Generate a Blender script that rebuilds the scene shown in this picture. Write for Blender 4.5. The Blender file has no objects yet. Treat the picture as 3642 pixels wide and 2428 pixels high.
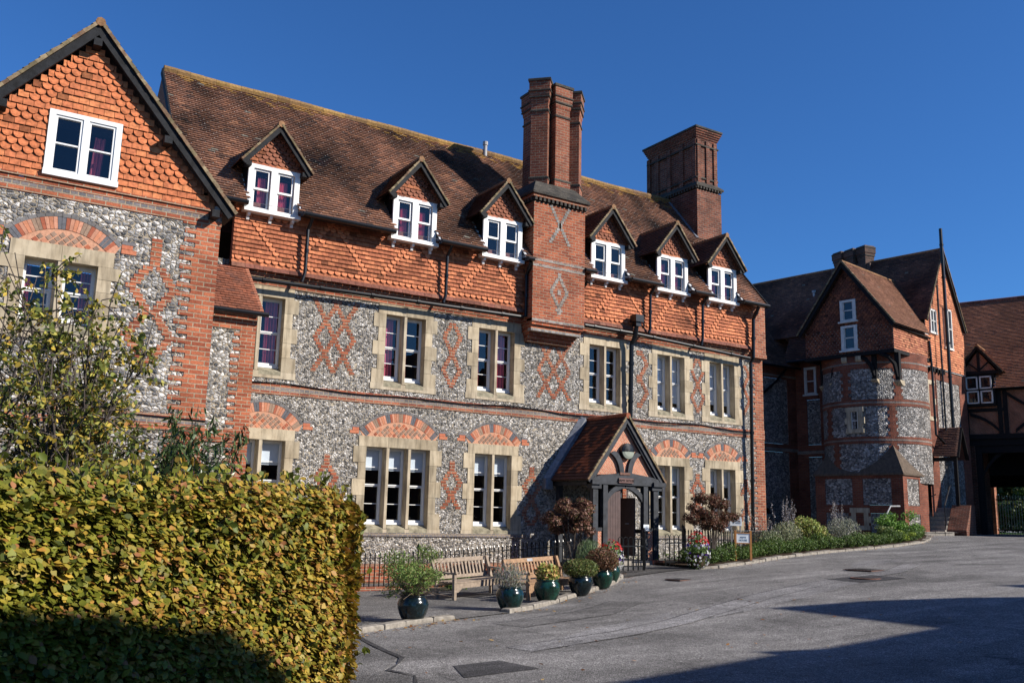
import bpy, math, random
import numpy as np
from mathutils import Vector as V, Matrix, noise
rnd = random.Random(7)
S = bpy.context.scene
COL = S.collection
# ---------------------------------------------------------------- camera, sky, sun
yaw, pitch, roll = 0.565291730, 0.186280531, 0.0233955890
fw = V((math.sin(yaw)*math.cos(pitch), math.cos(yaw)*math.cos(pitch), math.sin(pitch)))
r0 = V((math.cos(yaw), -math.sin(yaw), 0)); u0 = r0.cross(fw)
rr = r0*math.cos(roll)+u0*math.sin(roll); uu = -r0*math.sin(roll)+u0*math.cos(roll)
cd = bpy.data.cameras.new('camera'); cam = bpy.data.objects.new('camera', cd); COL.objects.link(cam)
cam.matrix_world = Matrix(((rr.x,uu.x,-fw.x,0),(rr.y,uu.y,-fw.y,0),(rr.z,uu.z,-fw.z,0),(0,0,0,1)))
cd.sensor_width = 36; cd.lens = 32.698; cd.clip_start = 0.1; cd.clip_end = 3000
S.camera = cam
SUN = V((.535,-.675,.507)).normalized()
w = bpy.data.worlds.new('World'); S.world = w; w.use_nodes = True
wn = w.node_tree; bg = wn.nodes['Background']
sky = wn.nodes.new('ShaderNodeTexSky'); sky.sky_type = 'NISHITA'; sky.sun_disc = False
sky.sun_elevation = math.asin(SUN.z); sky.sun_rotation = math.atan2(SUN.x, SUN.y)
sky.altitude = 0; sky.air_density = 1.0; sky.dust_density = 0.15; sky.ozone_density = 3.5
tn = wn.nodes.new('ShaderNodeMix'); tn.data_type='RGBA'; tn.blend_type='MULTIPLY'; tn.inputs[0].default_value=1; tn.inputs[7].default_value=(.48,.97,1.57,1)   # deep polarised blue
wn.links.new(sky.outputs[0], tn.inputs[6]); wn.links.new(tn.outputs[2], bg.inputs[0]); bg.inputs[1].default_value = 0.058
sd = bpy.data.lights.new('sun', 'SUN'); sd.energy = 5.0; sd.angle = math.radians(.5); sd.color = (1, .93, .84)
so = bpy.data.objects.new('sun', sd); COL.objects.link(so); so.rotation_euler = SUN.to_track_quat('Z','Y').to_euler()
S.view_settings.view_transform = 'Standard'; S.view_settings.look = 'None'
S.view_settings.exposure = 0.6; S.view_settings.gamma = 1
# ---------------------------------------------------------------- materials
def nmat(name, rough=.8, spec=.3):
    m = bpy.data.materials.new(name); m.use_nodes = True
    nt = m.node_tree; b = nt.nodes['Principled BSDF']
    b.inputs['Roughness'].default_value = rough; b.inputs['Specular IOR Level'].default_value = spec
    return m, nt, b
def nd(nt, t, **k):
    n = nt.nodes.new(t)
    for a, v in k.items():
        if a.startswith('i_'): n.inputs[a[2:].replace('_',' ')].default_value = v
        else: setattr(n, a, v)
    return n
def ramp(nt, stops, interp='LINEAR'):
    n = nt.nodes.new('ShaderNodeValToRGB'); cr = n.color_ramp; cr.interpolation = interp
    while len(cr.elements) > 1: cr.elements.remove(cr.elements[-1])
    cr.elements[0].position = stops[0][0]; cr.elements[0].color = (*stops[0][1], 1)
    for p, c in stops[1:]:
        e = cr.elements.new(p); e.color = (*c, 1)
    return n
def g3(x): return (x, x, x)
def mixc(nt, fac, a, b, mode='MIX'):
    n = nd(nt, 'ShaderNodeMix', data_type='RGBA', blend_type=mode)
    L = nt.links
    for s, v in ((0, fac), (6, a), (7, b)):
        if isinstance(v, bpy.types.NodeSocket): L.new(v, n.inputs[s])
        else: n.inputs[s].default_value = v if s == 0 else (*v, 1)
    return n.outputs[2]
def noi(nt, vec, scale, detail=4, rough=.6, dist=0):
    n = nd(nt, 'ShaderNodeTexNoise', i_Scale=scale, i_Detail=detail, i_Roughness=rough, i_Distortion=dist)
    if vec is not None: nt.links.new(vec, n.inputs['Vector'])
    return n
def uvn(nt): return nd(nt, 'ShaderNodeUVMap', uv_map='UV').outputs[0]
def objn(nt): return nd(nt, 'ShaderNodeTexCoord').outputs['Object']
def bump(nt, b, h, strength, dist):
    n = nd(nt, 'ShaderNodeBump', i_Strength=strength, i_Distance=dist)
    nt.links.new(h, n.inputs['Height']); nt.links.new(n.outputs[0], b.inputs['Normal'])
def m_plain(name, col, rough=.6, spec=.4, var=.25, sc=6, bmp=0.0):
    m, nt, b = nmat(name, rough, spec); o = objn(nt)
    n = noi(nt, o, sc); r = ramp(nt, [(.3, tuple(c*(1-var) for c in col)), (.7, tuple(min(1,c*(1+var)) for c in col))])
    nt.links.new(n.outputs[0], r.inputs[0]); nt.links.new(r.outputs[0], b.inputs['Base Color'])
    if bmp: bump(nt, b, noi(nt, o, sc*5).outputs[0], .5, bmp)
    return m
def m_flint(name, S_=11.5, mort=(.46,.39,.28), bright=1.0, st=(1,1.2,1), pos=(0,.22,.42,.62,.82)):
    m, nt, b = nmat(name, .4, .5); L = nt.links; uv = uvn(nt)
    n1 = noi(nt, uv, 9, 3); mx = nd(nt, 'ShaderNodeVectorMath', operation='MULTIPLY_ADD')
    L.new(n1.outputs['Color'], mx.inputs[0]); mx.inputs[1].default_value = (.075,.075,.075); L.new(uv, mx.inputs[2])
    mp = nd(nt, 'ShaderNodeMapping'); mp.inputs['Scale'].default_value = st; L.new(mx.outputs[0], mp.inputs[0])
    v1 = nd(nt, 'ShaderNodeTexVoronoi', feature='F1', i_Scale=S_, i_Randomness=.95); L.new(mp.outputs[0], v1.inputs['Vector'])
    v2 = nd(nt, 'ShaderNodeTexVoronoi', feature='DISTANCE_TO_EDGE', i_Scale=S_, i_Randomness=.95); L.new(mp.outputs[0], v2.inputs['Vector'])
    sep = nd(nt, 'ShaderNodeSeparateColor'); L.new(v1.outputs['Color'], sep.inputs[0])
    k = bright
    r = ramp(nt, [(pos[0],(.03,.032,.036)),(pos[1],(.075,.078,.085)),(pos[2],(.185*k,.18*k,.178*k)),(pos[3],(.36*k,.35*k,.335*k)),(pos[4],(.60*k,.575*k,.54*k)),(1,(.86*k,.82*k,.77*k))])
    L.new(sep.outputs[0], r.inputs[0])
    n2 = noi(nt, uv, 55, 4, .7); r2 = ramp(nt, [(.35,g3(.28)),(.6,g3(1.25))]); L.new(n2.outputs[0], r2.inputs[0])
    c = mixc(nt, .85, r.outputs[0], r2.outputs[0], 'MULTIPLY')
    # pale cortex rim on each flint
    rr_ = ramp(nt, [(.05,g3(.55)),(.16,g3(0))]); L.new(v2.outputs[0], rr_.inputs[0])
    n3 = noi(nt, uv, 14, 2); rm = nd(nt,'ShaderNodeMath',operation='MULTIPLY'); L.new(rr_.outputs[0], rm.inputs[0]); L.new(n3.outputs[0], rm.inputs[1])
    c = mixc(nt, rm.outputs[0], c, (.62,.62,.62))
    re = ramp(nt, [(.045,g3(1)),(.085,g3(0))]); L.new(v2.outputs[0], re.inputs[0])
    mc = mixc(nt, n3.outputs[0], tuple(x*.55 for x in mort), tuple(min(1,x*1.3) for x in mort))
    c = mixc(nt, re.outputs[0], c, mc)
    n4 = noi(nt, uv, .7, 3); r4 = ramp(nt, [(.3,g3(.72)),(.7,g3(1.12))]); L.new(n4.outputs[0], r4.inputs[0])
    c = mixc(nt, 1, c, r4.outputs[0], 'MULTIPLY')
    L.new(c, b.inputs['Base Color'])
    rr2 = ramp(nt, [(.035,g3(0)),(.12,g3(.6)),(.4,g3(1))]); L.new(v2.outputs[0], rr2.inputs[0])
    ad = nd(nt,'ShaderNodeMath',operation='MULTIPLY_ADD'); L.new(n2.outputs[0], ad.inputs[0]); ad.inputs[1].default_value=.5; L.new(rr2.outputs[0], ad.inputs[2])
    bump(nt, b, ad.outputs[0], 1.0, .032)
    rg = ramp(nt, [(.035,g3(.95)),(.07,g3(.38))]); L.new(v2.outputs[0], rg.inputs[0]); L.new(rg.outputs[0], b.inputs['Roughness'])
    return m
def m_brick(name, c1, c2, mort=(.32,.25,.17), bw=.225, rh=.075, off=.5, dirt=.5, ms=.009, rot=0, bias=0.0):
    m, nt, b = nmat(name, .85, .2); L = nt.links; uv = uvn(nt)
    if rot:
        mp = nd(nt,'ShaderNodeMapping'); mp.inputs['Rotation'].default_value=(0,0,rot); L.new(uv, mp.inputs[0]); uv2 = mp.outputs[0]
    else: uv2 = uv
    br = nd(nt, 'ShaderNodeTexBrick', offset=off); br.squash=1; br.squash_frequency = 2
    for k, v in (('Scale',1),('Mortar Size',ms),('Mortar Smooth',.2),('Bias',bias),('Brick Width',bw),('Row Height',rh)): br.inputs[k].default_value = v
    br.inputs['Color1'].default_value = (*c1,1); br.inputs['Color2'].default_value=(*c2,1); br.inputs['Mortar'].default_value=(*mort,1)
    L.new(uv2, br.inputs['Vector'])
    n = noi(nt, uv, 30, 4); r = ramp(nt,[(.3,g3(1-dirt*.6)),(.65,g3(1.15))]); L.new(n.outputs[0], r.inputs[0])
    c = mixc(nt, 1, br.outputs[0], r.outputs[0], 'MULTIPLY')
    n2 = noi(nt, uv, 1.3, 4); r2 = ramp(nt,[(.35,g3(1-dirt*.55)),(.6,g3(1.08))]); L.new(n2.outputs[0], r2.inputs[0])
    c = mixc(nt, 1, c, r2.outputs[0], 'MULTIPLY')
    L.new(c, b.inputs['Base Color'])
    inv = nd(nt,'ShaderNodeMath',operation='MULTIPLY_ADD'); L.new(br.outputs['Fac'], inv.inputs[0]); inv.inputs[1].default_value=-1; L.new(n.outputs[0], inv.inputs[2])
    bump(nt, b, inv.outputs[0], .7, .008)
    return m
def m_attr(name, rough=.85, spec=.2, nsc=22, namp=.3, bmp=.006, trans=0.0):
    m, nt, b = nmat(name, rough, spec); L = nt.links
    a = nd(nt, 'ShaderNodeAttribute', attribute_name='Col'); o = objn(nt)
    n = noi(nt, o, nsc, 4); r = ramp(nt,[(.3,g3(1-namp)),(.7,g3(1+namp))]); L.new(n.outputs[0], r.inputs[0])
    c = mixc(nt, 1, a.outputs['Color'], r.outputs[0], 'MULTIPLY'); L.new(c, b.inputs['Base Color'])
    if bmp: bump(nt, b, n.outputs[0], .6, bmp)
    if trans:
        tr = nd(nt,'ShaderNodeBsdfTranslucent'); L.new(c, tr.inputs[0]); mx = nd(nt,'ShaderNodeMixShader'); mx.inputs[0].default_value=trans
        L.new(b.outputs[0], mx.inputs[1]); L.new(tr.outputs[0], mx.inputs[2]); L.new(mx.outputs[0], nt.nodes['Material Output'].inputs[0])
    return m
def m_glass(name, refl=1.0, tint=(.75,.8,.85)):
    m = bpy.data.materials.new(name); m.use_nodes=True; nt=m.node_tree; nt.nodes.clear(); L=nt.links
    o=nd(nt,'ShaderNodeOutputMaterial'); t=nd(nt,'ShaderNodeBsdfTransparent'); t.inputs[0].default_value=(*tint,1)
    g=nd(nt,'ShaderNodeBsdfGlossy',i_Roughness=.015); g.inputs[0].default_value=(refl,refl,refl,1)
    tc=nd(nt,'ShaderNodeTexCoord'); n=noi(nt,tc.outputs['Object'],1.7,2); bp=nd(nt,'ShaderNodeBump',i_Strength=.12,i_Distance=.02); L.new(n.outputs[0],bp.inputs['Height']); L.new(bp.outputs[0],g.inputs['Normal'])
    f=nd(nt,'ShaderNodeFresnel',i_IOR=1.55); mp=nd(nt,'ShaderNodeMath',operation='MULTIPLY_ADD'); L.new(f.outputs[0],mp.inputs[0]); mp.inputs[1].default_value=1.0; mp.inputs[2].default_value=.01
    ge=nd(nt,'ShaderNodeNewGeometry'); bf=nd(nt,'ShaderNodeMath',operation='SUBTRACT'); bf.inputs[0].default_value=1; L.new(ge.outputs['Backfacing'],bf.inputs[1]); mq=nd(nt,'ShaderNodeMath',operation='MULTIPLY'); L.new(mp.outputs[0],mq.inputs[0]); L.new(bf.outputs[0],mq.inputs[1]); mp=mq   # no total reflection from the room side
    mx=nd(nt,'ShaderNodeMixShader'); L.new(mp.outputs[0],mx.inputs[0]); L.new(t.outputs[0],mx.inputs[1]); L.new(g.outputs[0],mx.inputs[2]); L.new(mx.outputs[0],o.inputs[0])
    return m
def m_asphalt(name, base=.13, tint=(1.0,.97,.98)):
    m, nt, b = nmat(name, .9, .25); L = nt.links; o = objn(nt)
    v = nd(nt,'ShaderNodeTexVoronoi',feature='F1',i_Scale=95,i_Randomness=1); L.new(o, v.inputs['Vector'])
    sp = nd(nt,'ShaderNodeSeparateColor'); L.new(v.outputs['Color'], sp.inputs[0])
    r = ramp(nt,[(0,tuple(base*.38*t for t in tint)),(.5,tuple(base*.9*t for t in tint)),(.9,tuple(base*1.5*t for t in tint)),(1,tuple(base*2.6*t for t in tint))]); L.new(sp.outputs[0], r.inputs[0])
    n = noi(nt,o,.55,5,.6,.6); r2=ramp(nt,[(.32,g3(.6)),(.5,g3(1)),(.7,g3(1.28))]); L.new(n.outputs[0],r2.inputs[0])
    c = mixc(nt,1,r.outputs[0],r2.outputs[0],'MULTIPLY')
    n3 = noi(nt,o,6,5,.7); r3=ramp(nt,[(.35,g3(.82)),(.65,g3(1.12))]); L.new(n3.outputs[0],r3.inputs[0])
    c = mixc(nt,1,c,r3.outputs[0],'MULTIPLY')
    # tyre-polished / worn streaks running along the drive, and thin cracks
    mp = nd(nt,'ShaderNodeMapping'); mp.inputs['Rotation'].default_value=(0,0,-.45); mp.inputs['Scale'].default_value=(.12,.8,1); L.new(o, mp.inputs[0])
    n5 = noi(nt,mp.outputs[0],1.6,4,.55,.4); r5=ramp(nt,[(.42,g3(.86)),(.52,g3(1.0)),(.6,g3(1.22))]); L.new(n5.outputs[0],r5.inputs[0])
    c = mixc(nt,1,c,r5.outputs[0],'MULTIPLY')
    dn = noi(nt,o,1.2,4); ad=nd(nt,'ShaderNodeVectorMath',operation='MULTIPLY_ADD'); L.new(dn.outputs['Color'],ad.inputs[0]); ad.inputs[1].default_value=(1.2,1.2,0); L.new(o,ad.inputs[2])
    vc = nd(nt,'ShaderNodeTexVoronoi',feature='DISTANCE_TO_EDGE',i_Scale=.22); L.new(ad.outputs[0],vc.inputs['Vector'])
    rc = ramp(nt,[(.0012,g3(.35)),(.004,g3(1))]); L.new(vc.outputs[0],rc.inputs[0]); c = mixc(nt,.8,c,rc.outputs[0],'MULTIPLY')
    L.new(c,b.inputs['Base Color']); bump(nt,b,v.outputs['Distance'],.9,.008)
    return m
M = {}
M['flint'] = m_flint('knapped_flint', 20, bright=1.0, mort=(.50,.42,.30))
M['flint_big'] = m_flint('flint_cobbles', 14.5, bright=.92, mort=(.42,.34,.23), st=(.85,1.3,1), pos=(0,.14,.3,.52,.78))
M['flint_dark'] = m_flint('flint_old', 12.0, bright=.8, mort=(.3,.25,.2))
M['brick'] = m_brick('orange_red_brick', (.22,.055,.028), (.42,.13,.062), dirt=.5)
M['brick_bay'] = m_brick('red_brick', (.19,.05,.028), (.38,.12,.06), dirt=.55)
M['brick_old'] = m_brick('weathered_brick', (.11,.036,.024), (.23,.075,.042), mort=(.22,.17,.13), dirt=.85)
M['brick_dim'] = m_brick('tower_brick', (.16,.042,.024), (.24,.07,.038), mort=(.15,.11,.085), dirt=.6)  # darker than the house brick to deepen the tower's shade
M['brick_stack'] = m_brick('chimney_brick', (.21,.05,.025), (.38,.11,.05), mort=(.30,.22,.15), dirt=.55)
M['header'] = m_brick('blue_grey_header_brick', (.12,.115,.12), (.22,.19,.18), bw=.1125, dirt=.5)
M['header_dark'] = m_brick('mossy_dark_header', (.035,.035,.032), (.085,.075,.06), mort=(.07,.06,.05), bw=.1125, dirt=.7)
M['brick_shaft'] = m_brick('shaft_brick', (.17,.05,.03), (.27,.085,.045), mort=(.26,.19,.13), dirt=.6)
M['header_pale'] = m_brick('pale_glazed_header', (.13,.125,.125), (.30,.29,.28), bw=.1125, dirt=.5)
M['herring'] = m_brick('herringbone_brick', (.38,.12,.07), (.52,.2,.12), mort=(.48,.34,.24), bw=.16, rh=.05, rot=.785, dirt=.3)
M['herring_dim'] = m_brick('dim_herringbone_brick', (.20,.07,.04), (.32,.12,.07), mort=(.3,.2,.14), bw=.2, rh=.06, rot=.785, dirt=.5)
M['arch'] = m_attr('arch_brick', nsc=30, namp=.2)
M['tile'] = m_attr('clay_tile', nsc=16, namp=.35, bmp=.01)
M['stone'] = m_plain('bath_stone', (.37,.30,.20), .85, .2, .25, 2.2, .004)
def m_stone():
    m, nt, b = nmat('bath_stone', .85, .2); o = objn(nt); L = nt.links
    n = noi(nt, o, 2.2, 5); r = ramp(nt, [(.3,(.29,.235,.16)),(.5,(.39,.325,.23)),(.7,(.46,.395,.29))]); L.new(n.outputs[0], r.inputs[0])
    mp = nd(nt,'ShaderNodeMapping'); mp.inputs['Scale'].default_value=(7,7,.9); L.new(o, mp.inputs[0])
    n2 = noi(nt, mp.outputs[0], 1.6, 4); r2 = ramp(nt, [(.35,g3(.66)),(.55,g3(1.05))]); L.new(n2.outputs[0], r2.inputs[0])
    a = nd(nt,'ShaderNodeAttribute',attribute_name='Col'); c = mixc(nt,1,r.outputs[0],r2.outputs[0],'MULTIPLY')
    sc = nd(nt,'ShaderNodeVectorMath',operation='SCALE'); sc.inputs['Scale'].default_value=2; L.new(a.outputs['Color'], sc.inputs[0])
    c = mixc(nt,1,c,sc.outputs[0],'MULTIPLY'); L.new(c, b.inputs['Base Color']); bump(nt, b, noi(nt,o,14).outputs[0], .5, .005); return m
M['stone'] = m_stone()
M['stone_grey'] = m_plain('mossy_sill_stone', (.24,.215,.15), .9, .2, .5, 7, .006)
M['white'] = m_plain('white_paint', (.66,.66,.64), .4, .4, .05, 5)
M['white_old'] = m_plain('aged_white_paint', (.55,.55,.52), .5, .4, .15, 5)
M['black'] = m_plain('black_gloss_paint', (.006,.0065,.0075), .3, .35, .3, 20)
M['timber'] = m_plain('black_stained_oak', (.009,.010,.012), .7, .2, .7, 9, .006)
M['porch_oak'] = m_plain('weathered_black_oak', (.024,.027,.033), .6, .3, .55, 7, .005)
M['timber_dark'] = m_plain('tarred_timber', (.007,.0065,.007), .7, .2, .4, 9, .004)
M['glass'] = m_glass('window_glass')
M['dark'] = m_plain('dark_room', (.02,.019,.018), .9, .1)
M['curtain'] = m_plain('pink_curtain', (.60,.13,.17), .9, .1, .2, 3)
M['blind'] = m_plain('white_blind', (.8,.8,.79), .8, .1, .05)
M['lead'] = m_plain('lead_flashing', (.16,.17,.19), .5, .5, .35, 12, .004)
M['mortar'] = m_plain('verge_mortar', (.22,.18,.11), .95, .1, .4, 25, .006)
M['asphalt'] = m_asphalt('drive_asphalt', .178, (1,.955,.905))
M['asphalt_pave'] = m_asphalt('pavement_asphalt', .14, (1,.955,.905))
M['patch'] = m_asphalt('asphalt_patch_dark', .055)
M['patch_pale'] = m_asphalt('asphalt_patch_smooth', .205, (1,.965,.94))
M['kerb'] = m_plain('kerb_stone', (.25,.225,.19), .9, .15, .3, 12, .006)
M['soil'] = m_plain('bed_soil', (.045,.03,.02), .95, .1, .4, 12, .02)
M['bark'] = m_plain('bark', (.085,.07,.06), .9, .1, .4, 25, .006)
M['twig'] = m_plain('grey_twig', (.20,.15,.11), .9, .1, .4, 25)
M['leaf'] = m_attr('foliage', .55, .35, 9, .2, 0, .25)
M['gloss_leaf'] = m_attr('glossy_foliage', .35, .45, 9, .2, 0, .15)
M['petal'] = m_attr('petals', .6, .3, 9, .1, 0, .3)
M['terracotta'] = m_plain('brick_terracotta', (.45,.15,.08), .8, .2, .3, 9)
M['metal'] = m_plain('grey_metal', (.3,.3,.3), .4, .5, .3)
M['rust'] = m_plain('rusty_iron', (.14,.07,.05), .8, .3, .4, 20)
M['door'] = m_plain('brown_plank_door', (.075,.045,.04), .5, .4, .2, 8)
M['lampglass'] = m_plain('opal_glass', (.26,.29,.24), .5, .2, .05)
M['sign'] = m_plain('white_sign_face', (.75,.8,.84), .4, .4, .03)
M['signwood'] = m_plain('varnished_sign_wood', (.42,.19,.06), .5, .4, .2, 8)
M['ink'] = m_plain('sign_ink', (.08,.14,.2), .6, .2, .1)
M['plaque'] = m_plain('brown_plaque', (.13,.07,.06), .5, .3, .2)
M['grass'] = m_plain('lawn', (.08,.16,.03), .9, .1, .4, 3, .02)
M['wood_grey'] = m_plain('weathered_teak', (.26,.205,.155), .8, .2, .3, 14, .003)
M['wood_warm'] = m_plain('warm_teak', (.29,.18,.105), .75, .2, .3, 14, .003)
def glaze(name, c0, c1, c2):
    m, nt, b = nmat(name, .2, .35); L=nt.links; o=objn(nt)
    mp=nd(nt,'ShaderNodeMapping'); mp.inputs['Scale'].default_value=(1,1,.35); L.new(o,mp.inputs[0])
    n=noi(nt,mp.outputs[0],9,4,.6,.8); r=ramp(nt,[(.35,c0),(.55,c1),(.72,c2)]); L.new(n.outputs[0],r.inputs[0]); L.new(r.outputs[0],b.inputs['Base Color'])
    b.inputs['Coat Weight'].default_value=.25; b.inputs['Coat Roughness'].default_value=.05
    n2=noi(nt,o,14,2); bump(nt,b,n2.outputs[0],.12,.01)
    return m
M['pot_dark'] = glaze('dark_teal_glaze',(.003,.006,.007),(.005,.012,.014),(.02,.05,.07))
M['pot_blue'] = glaze('blue_green_glaze',(.003,.010,.010),(.005,.025,.022),(.015,.05,.14))
M['pot_green'] = glaze('green_glaze',(.003,.010,.007),(.006,.032,.02),(.012,.05,.035))
# ---------------------------------------------------------------- mesh builder
class Fr:                                    # a wall or roof frame: u along, d outward, z up the plane
    def __init__(s, o, eu, en, ez=(0,0,1)): s.o=V(o); s.eu=V(eu).normalized(); s.en=V(en).normalized(); s.ez=V(ez).normalized()
    def p(s, u, d, z): return s.o+s.eu*u+s.en*d+s.ez*z
X0 = Fr((0,0,0),(1,0,0),(0,-1,0))            # plain world: u=x, d=-y
class MB:
    def __init__(s): s.v=[]; s.f=[]; s.c=[]; s.smooth=False
    def face(s, pts, col=None):
        n=len(s.v); s.v.extend(V(p) for p in pts); s.f.append(tuple(range(n,n+len(pts)))); s.c.append(col or (.5,.5,.5)); return s
    def hexa(s, P, col=None):                # P: 8 points, bottom 4 then top 4
        n=len(s.v); s.v.extend(V(p) for p in P)
        for q in ((3,2,1,0),(4,5,6,7),(0,1,5,4),(1,2,6,5),(2,3,7,6),(3,0,4,7)): s.f.append(tuple(n+i for i in q)); s.c.append(col or (.5,.5,.5))
        return s
    def box(s, F, a0,a1, d0,d1, z0,z1, col=None):
        return s.hexa([F.p(a0,d1,z0),F.p(a1,d1,z0),F.p(a1,d0,z0),F.p(a0,d0,z0),F.p(a0,d1,z1),F.p(a1,d1,z1),F.p(a1,d0,z1),F.p(a0,d0,z1)], col)
    def prism(s, F, poly, d0, d1, col=None): # poly in (u,z)
        n=len(s.v); k=len(poly)
        s.v.extend(F.p(a,d1,z) for a,z in poly); s.v.extend(F.p(a,d0,z) for a,z in poly)
        s.f.append(tuple(range(n,n+k))); s.c.append(col or (.5,.5,.5)); s.f.append(tuple(range(n+2*k-1,n+k-1,-1))); s.c.append(col or (.5,.5,.5))
        for i in range(k):
            j=(i+1)%k; s.f.append((n+j,n+i,n+k+i,n+k+j)); s.c.append(col or (.5,.5,.5))
        return s
    def bar(s, a, b, wx, wz, up=(0,0,1), col=None):   # rectangular bar a->b
        a=V(a); b=V(b); d=(b-a).normalized(); r=d.cross(V(up))
        if r.length<1e-4: r=d.cross(V((1,0,0)))
        r.normalize(); q=r.cross(d).normalized(); r*=wx/2; q*=wz/2
        return s.hexa([a-r-q,a+r-q,b+r-q,b-r-q,a-r+q,a+r+q,b+r+q,b-r+q], col)
    def tube(s, pts, rad, n=8, col=None, cap=True):
        pts=[V(p) for p in pts]; rads=rad if isinstance(rad,(list,tuple)) else [rad]*len(pts)
        base=len(s.v); up=V((0,0,1)); prev=None
        for i,p in enumerate(pts):
            d=(pts[min(i+1,len(pts)-1)]-pts[max(i-1,0)]).normalized()
            r=d.cross(prev if prev else (up if abs(d.z)<.9 else V((1,0,0)))).normalized() if prev is None else (prev-d*prev.dot(d)).normalized()
            prev=r; q=d.cross(r)
            for k in range(n):
                t=2*math.pi*k/n; s.v.append(p+(r*math.cos(t)+q*math.sin(t))*rads[i])
        for i in range(len(pts)-1):
            for k in range(n):
                a=base+i*n+k; b_=base+i*n+(k+1)%n; s.f.append((a,b_,b_+n,a+n)); s.c.append(col or (.5,.5,.5))
        if cap:
            s.f.append(tuple(base+k for k in range(n-1,-1,-1))); s.c.append(col or (.5,.5,.5))
            e=base+(len(pts)-1)*n; s.f.append(tuple(e+k for k in range(n))); s.c.append(col or (.5,.5,.5))
        return s
    def lathe(s, c, prof, n=20, col=None, rot=0):     # prof: (r,z)
        c=V(c); base=len(s.v)
        for r,z in prof:
            for k in range(n):
                t=2*math.pi*k/n+rot; s.v.append(c+V((r*math.cos(t),r*math.sin(t),z)))
        for i in range(len(prof)-1):
            for k in range(n):
                a=base+i*n+k; b_=base+i*n+(k+1)%n; s.f.append((a,b_,b_+n,a+n)); s.c.append(col or (.5,.5,.5))
        s.f.append(tuple(base+k for k in range(n-1,-1,-1))); s.c.append(col or (.5,.5,.5))
        e=base+(len(prof)-1)*n; s.f.append(tuple(e+k for k in range(n))); s.c.append(col or (.5,.5,.5))
        return s
    def build(s, name, mat, parent=None, smooth=False, label=None):
        if not s.v: return None
        me=bpy.data.meshes.new(name); off=V((0,0,0)); p=parent
        while p is not None: off+=p.location; p=p.parent
        vs=[v-off for v in s.v]; me.from_pydata(vs,[],s.f); me.update()
        nf=len(me.polygons); nl=len(me.loops)
        uv=np.zeros((nl,2)); nrm=np.zeros(nf*3); me.polygons.foreach_get('normal',nrm); nrm=nrm.reshape(-1,3)
        li=np.zeros(nl,dtype=np.int32); me.loops.foreach_get('vertex_index',li)
        lt=np.zeros(nf,dtype=np.int32); me.polygons.foreach_get('loop_total',lt)
        co=np.array([tuple(v) for v in s.v])[li]; ln=np.repeat(nrm,lt,axis=0)
        h=np.hypot(ln[:,0],ln[:,1]); flat=h<.25; hs=np.where(h<1e-6,1,h)
        t=np.stack([-ln[:,1]/hs, ln[:,0]/hs, np.zeros(nl)],1)
        bt=np.cross(ln,t)
        uv[:,0]=np.where(flat,co[:,0],(co*t).sum(1)); uv[:,1]=np.where(flat,co[:,1],(co*bt).sum(1))
        vert=np.abs(ln[:,2])<.02; uv[:,1]=np.where(vert,co[:,2],uv[:,1])
        ul=me.uv_layers.new(name='UV'); ul.data.foreach_set('uv',uv.ravel())
        at=me.attributes.new('Col','FLOAT_COLOR','FACE'); ca=np.ones((nf,4)); ca[:,:3]=np.array(s.c)[:nf]; at.data.foreach_set('color',ca.ravel())
        if smooth or s.smooth: me.polygons.foreach_set('use_smooth',[True]*nf)
        me.materials.append(mat); o=bpy.data.objects.new(name,me); COL.objects.link(o)
        if parent: o.parent=parent
        if label: o['label']=label
        return o
def split_build(mb, name, mat, parent=None, gap=.012):
    # one object for every separate piece: faces joined by shared vertices, then pieces whose boxes touch
    par=list(range(len(mb.v)))
    def fd(i):
        while par[i]!=i: par[i]=par[par[i]]; i=par[i]
        return i
    for f in mb.f:
        a=fd(f[0])
        for j in f[1:]: par[fd(j)]=a
    isl={}
    for k,f in enumerate(mb.f): isl.setdefault(fd(f[0]),[]).append(k)
    keys=list(isl); bb=[]
    for k in keys:
        c=np.array([tuple(mb.v[i]) for f in isl[k] for i in mb.f[f]]); bb.append((c.min(0)-gap,c.max(0)+gap))
    lo=np.array([b[0] for b in bb]); hi=np.array([b[1] for b in bb]); p2=list(range(len(keys)))
    def f2(i):
        while p2[i]!=i: p2[i]=p2[p2[i]]; i=p2[i]
        return i
    for i in range(len(keys)):
        for j in np.nonzero(((lo<=hi[i])&(hi>=lo[i])).all(1))[0]: p2[f2(int(j))]=f2(i)
    gr={}
    for i,k in enumerate(keys): gr.setdefault(f2(i),[]).extend(isl[k])
    out=[]
    for fs in gr.values():
        m=MB(); mp={}
        for f in fs:
            t=[]
            for i in mb.f[f]:
                if i not in mp: mp[i]=len(m.v); m.v.append(mb.v[i])
                t.append(mp[i])
            m.f.append(tuple(t)); m.c.append(mb.c[f])
        out.append(m.build(name,mat,parent))
    return out[0]
def thing(name, loc, label, cat, group=None):
    o=bpy.data.objects.new(name,None); COL.objects.link(o); o.location=loc; o.empty_display_size=.2
    o['label']=label; o['category']=cat
    if group: o['group']=group
    return o
def tag(o, label=None, cat=None, group=None, kind=None):
    for k,v in (('label',label),('category',cat),('group',group),('kind',kind)):
        if v: o[k]=v
    return o
def dup(root, loc=None, rot=None, label=None, group=None):
    r=root.copy(); COL.objects.link(r)
    if loc is not None: r.location=loc
    if rot is not None: r.rotation_euler=rot
    if label: r['label']=label
    if group: r['group']=group
    for ch in list(root.children):
        c=ch.copy(); COL.objects.link(c); c.parent=r
        for g in list(ch.children):
            d=g.copy(); COL.objects.link(d); d.parent=c
    return r
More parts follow.
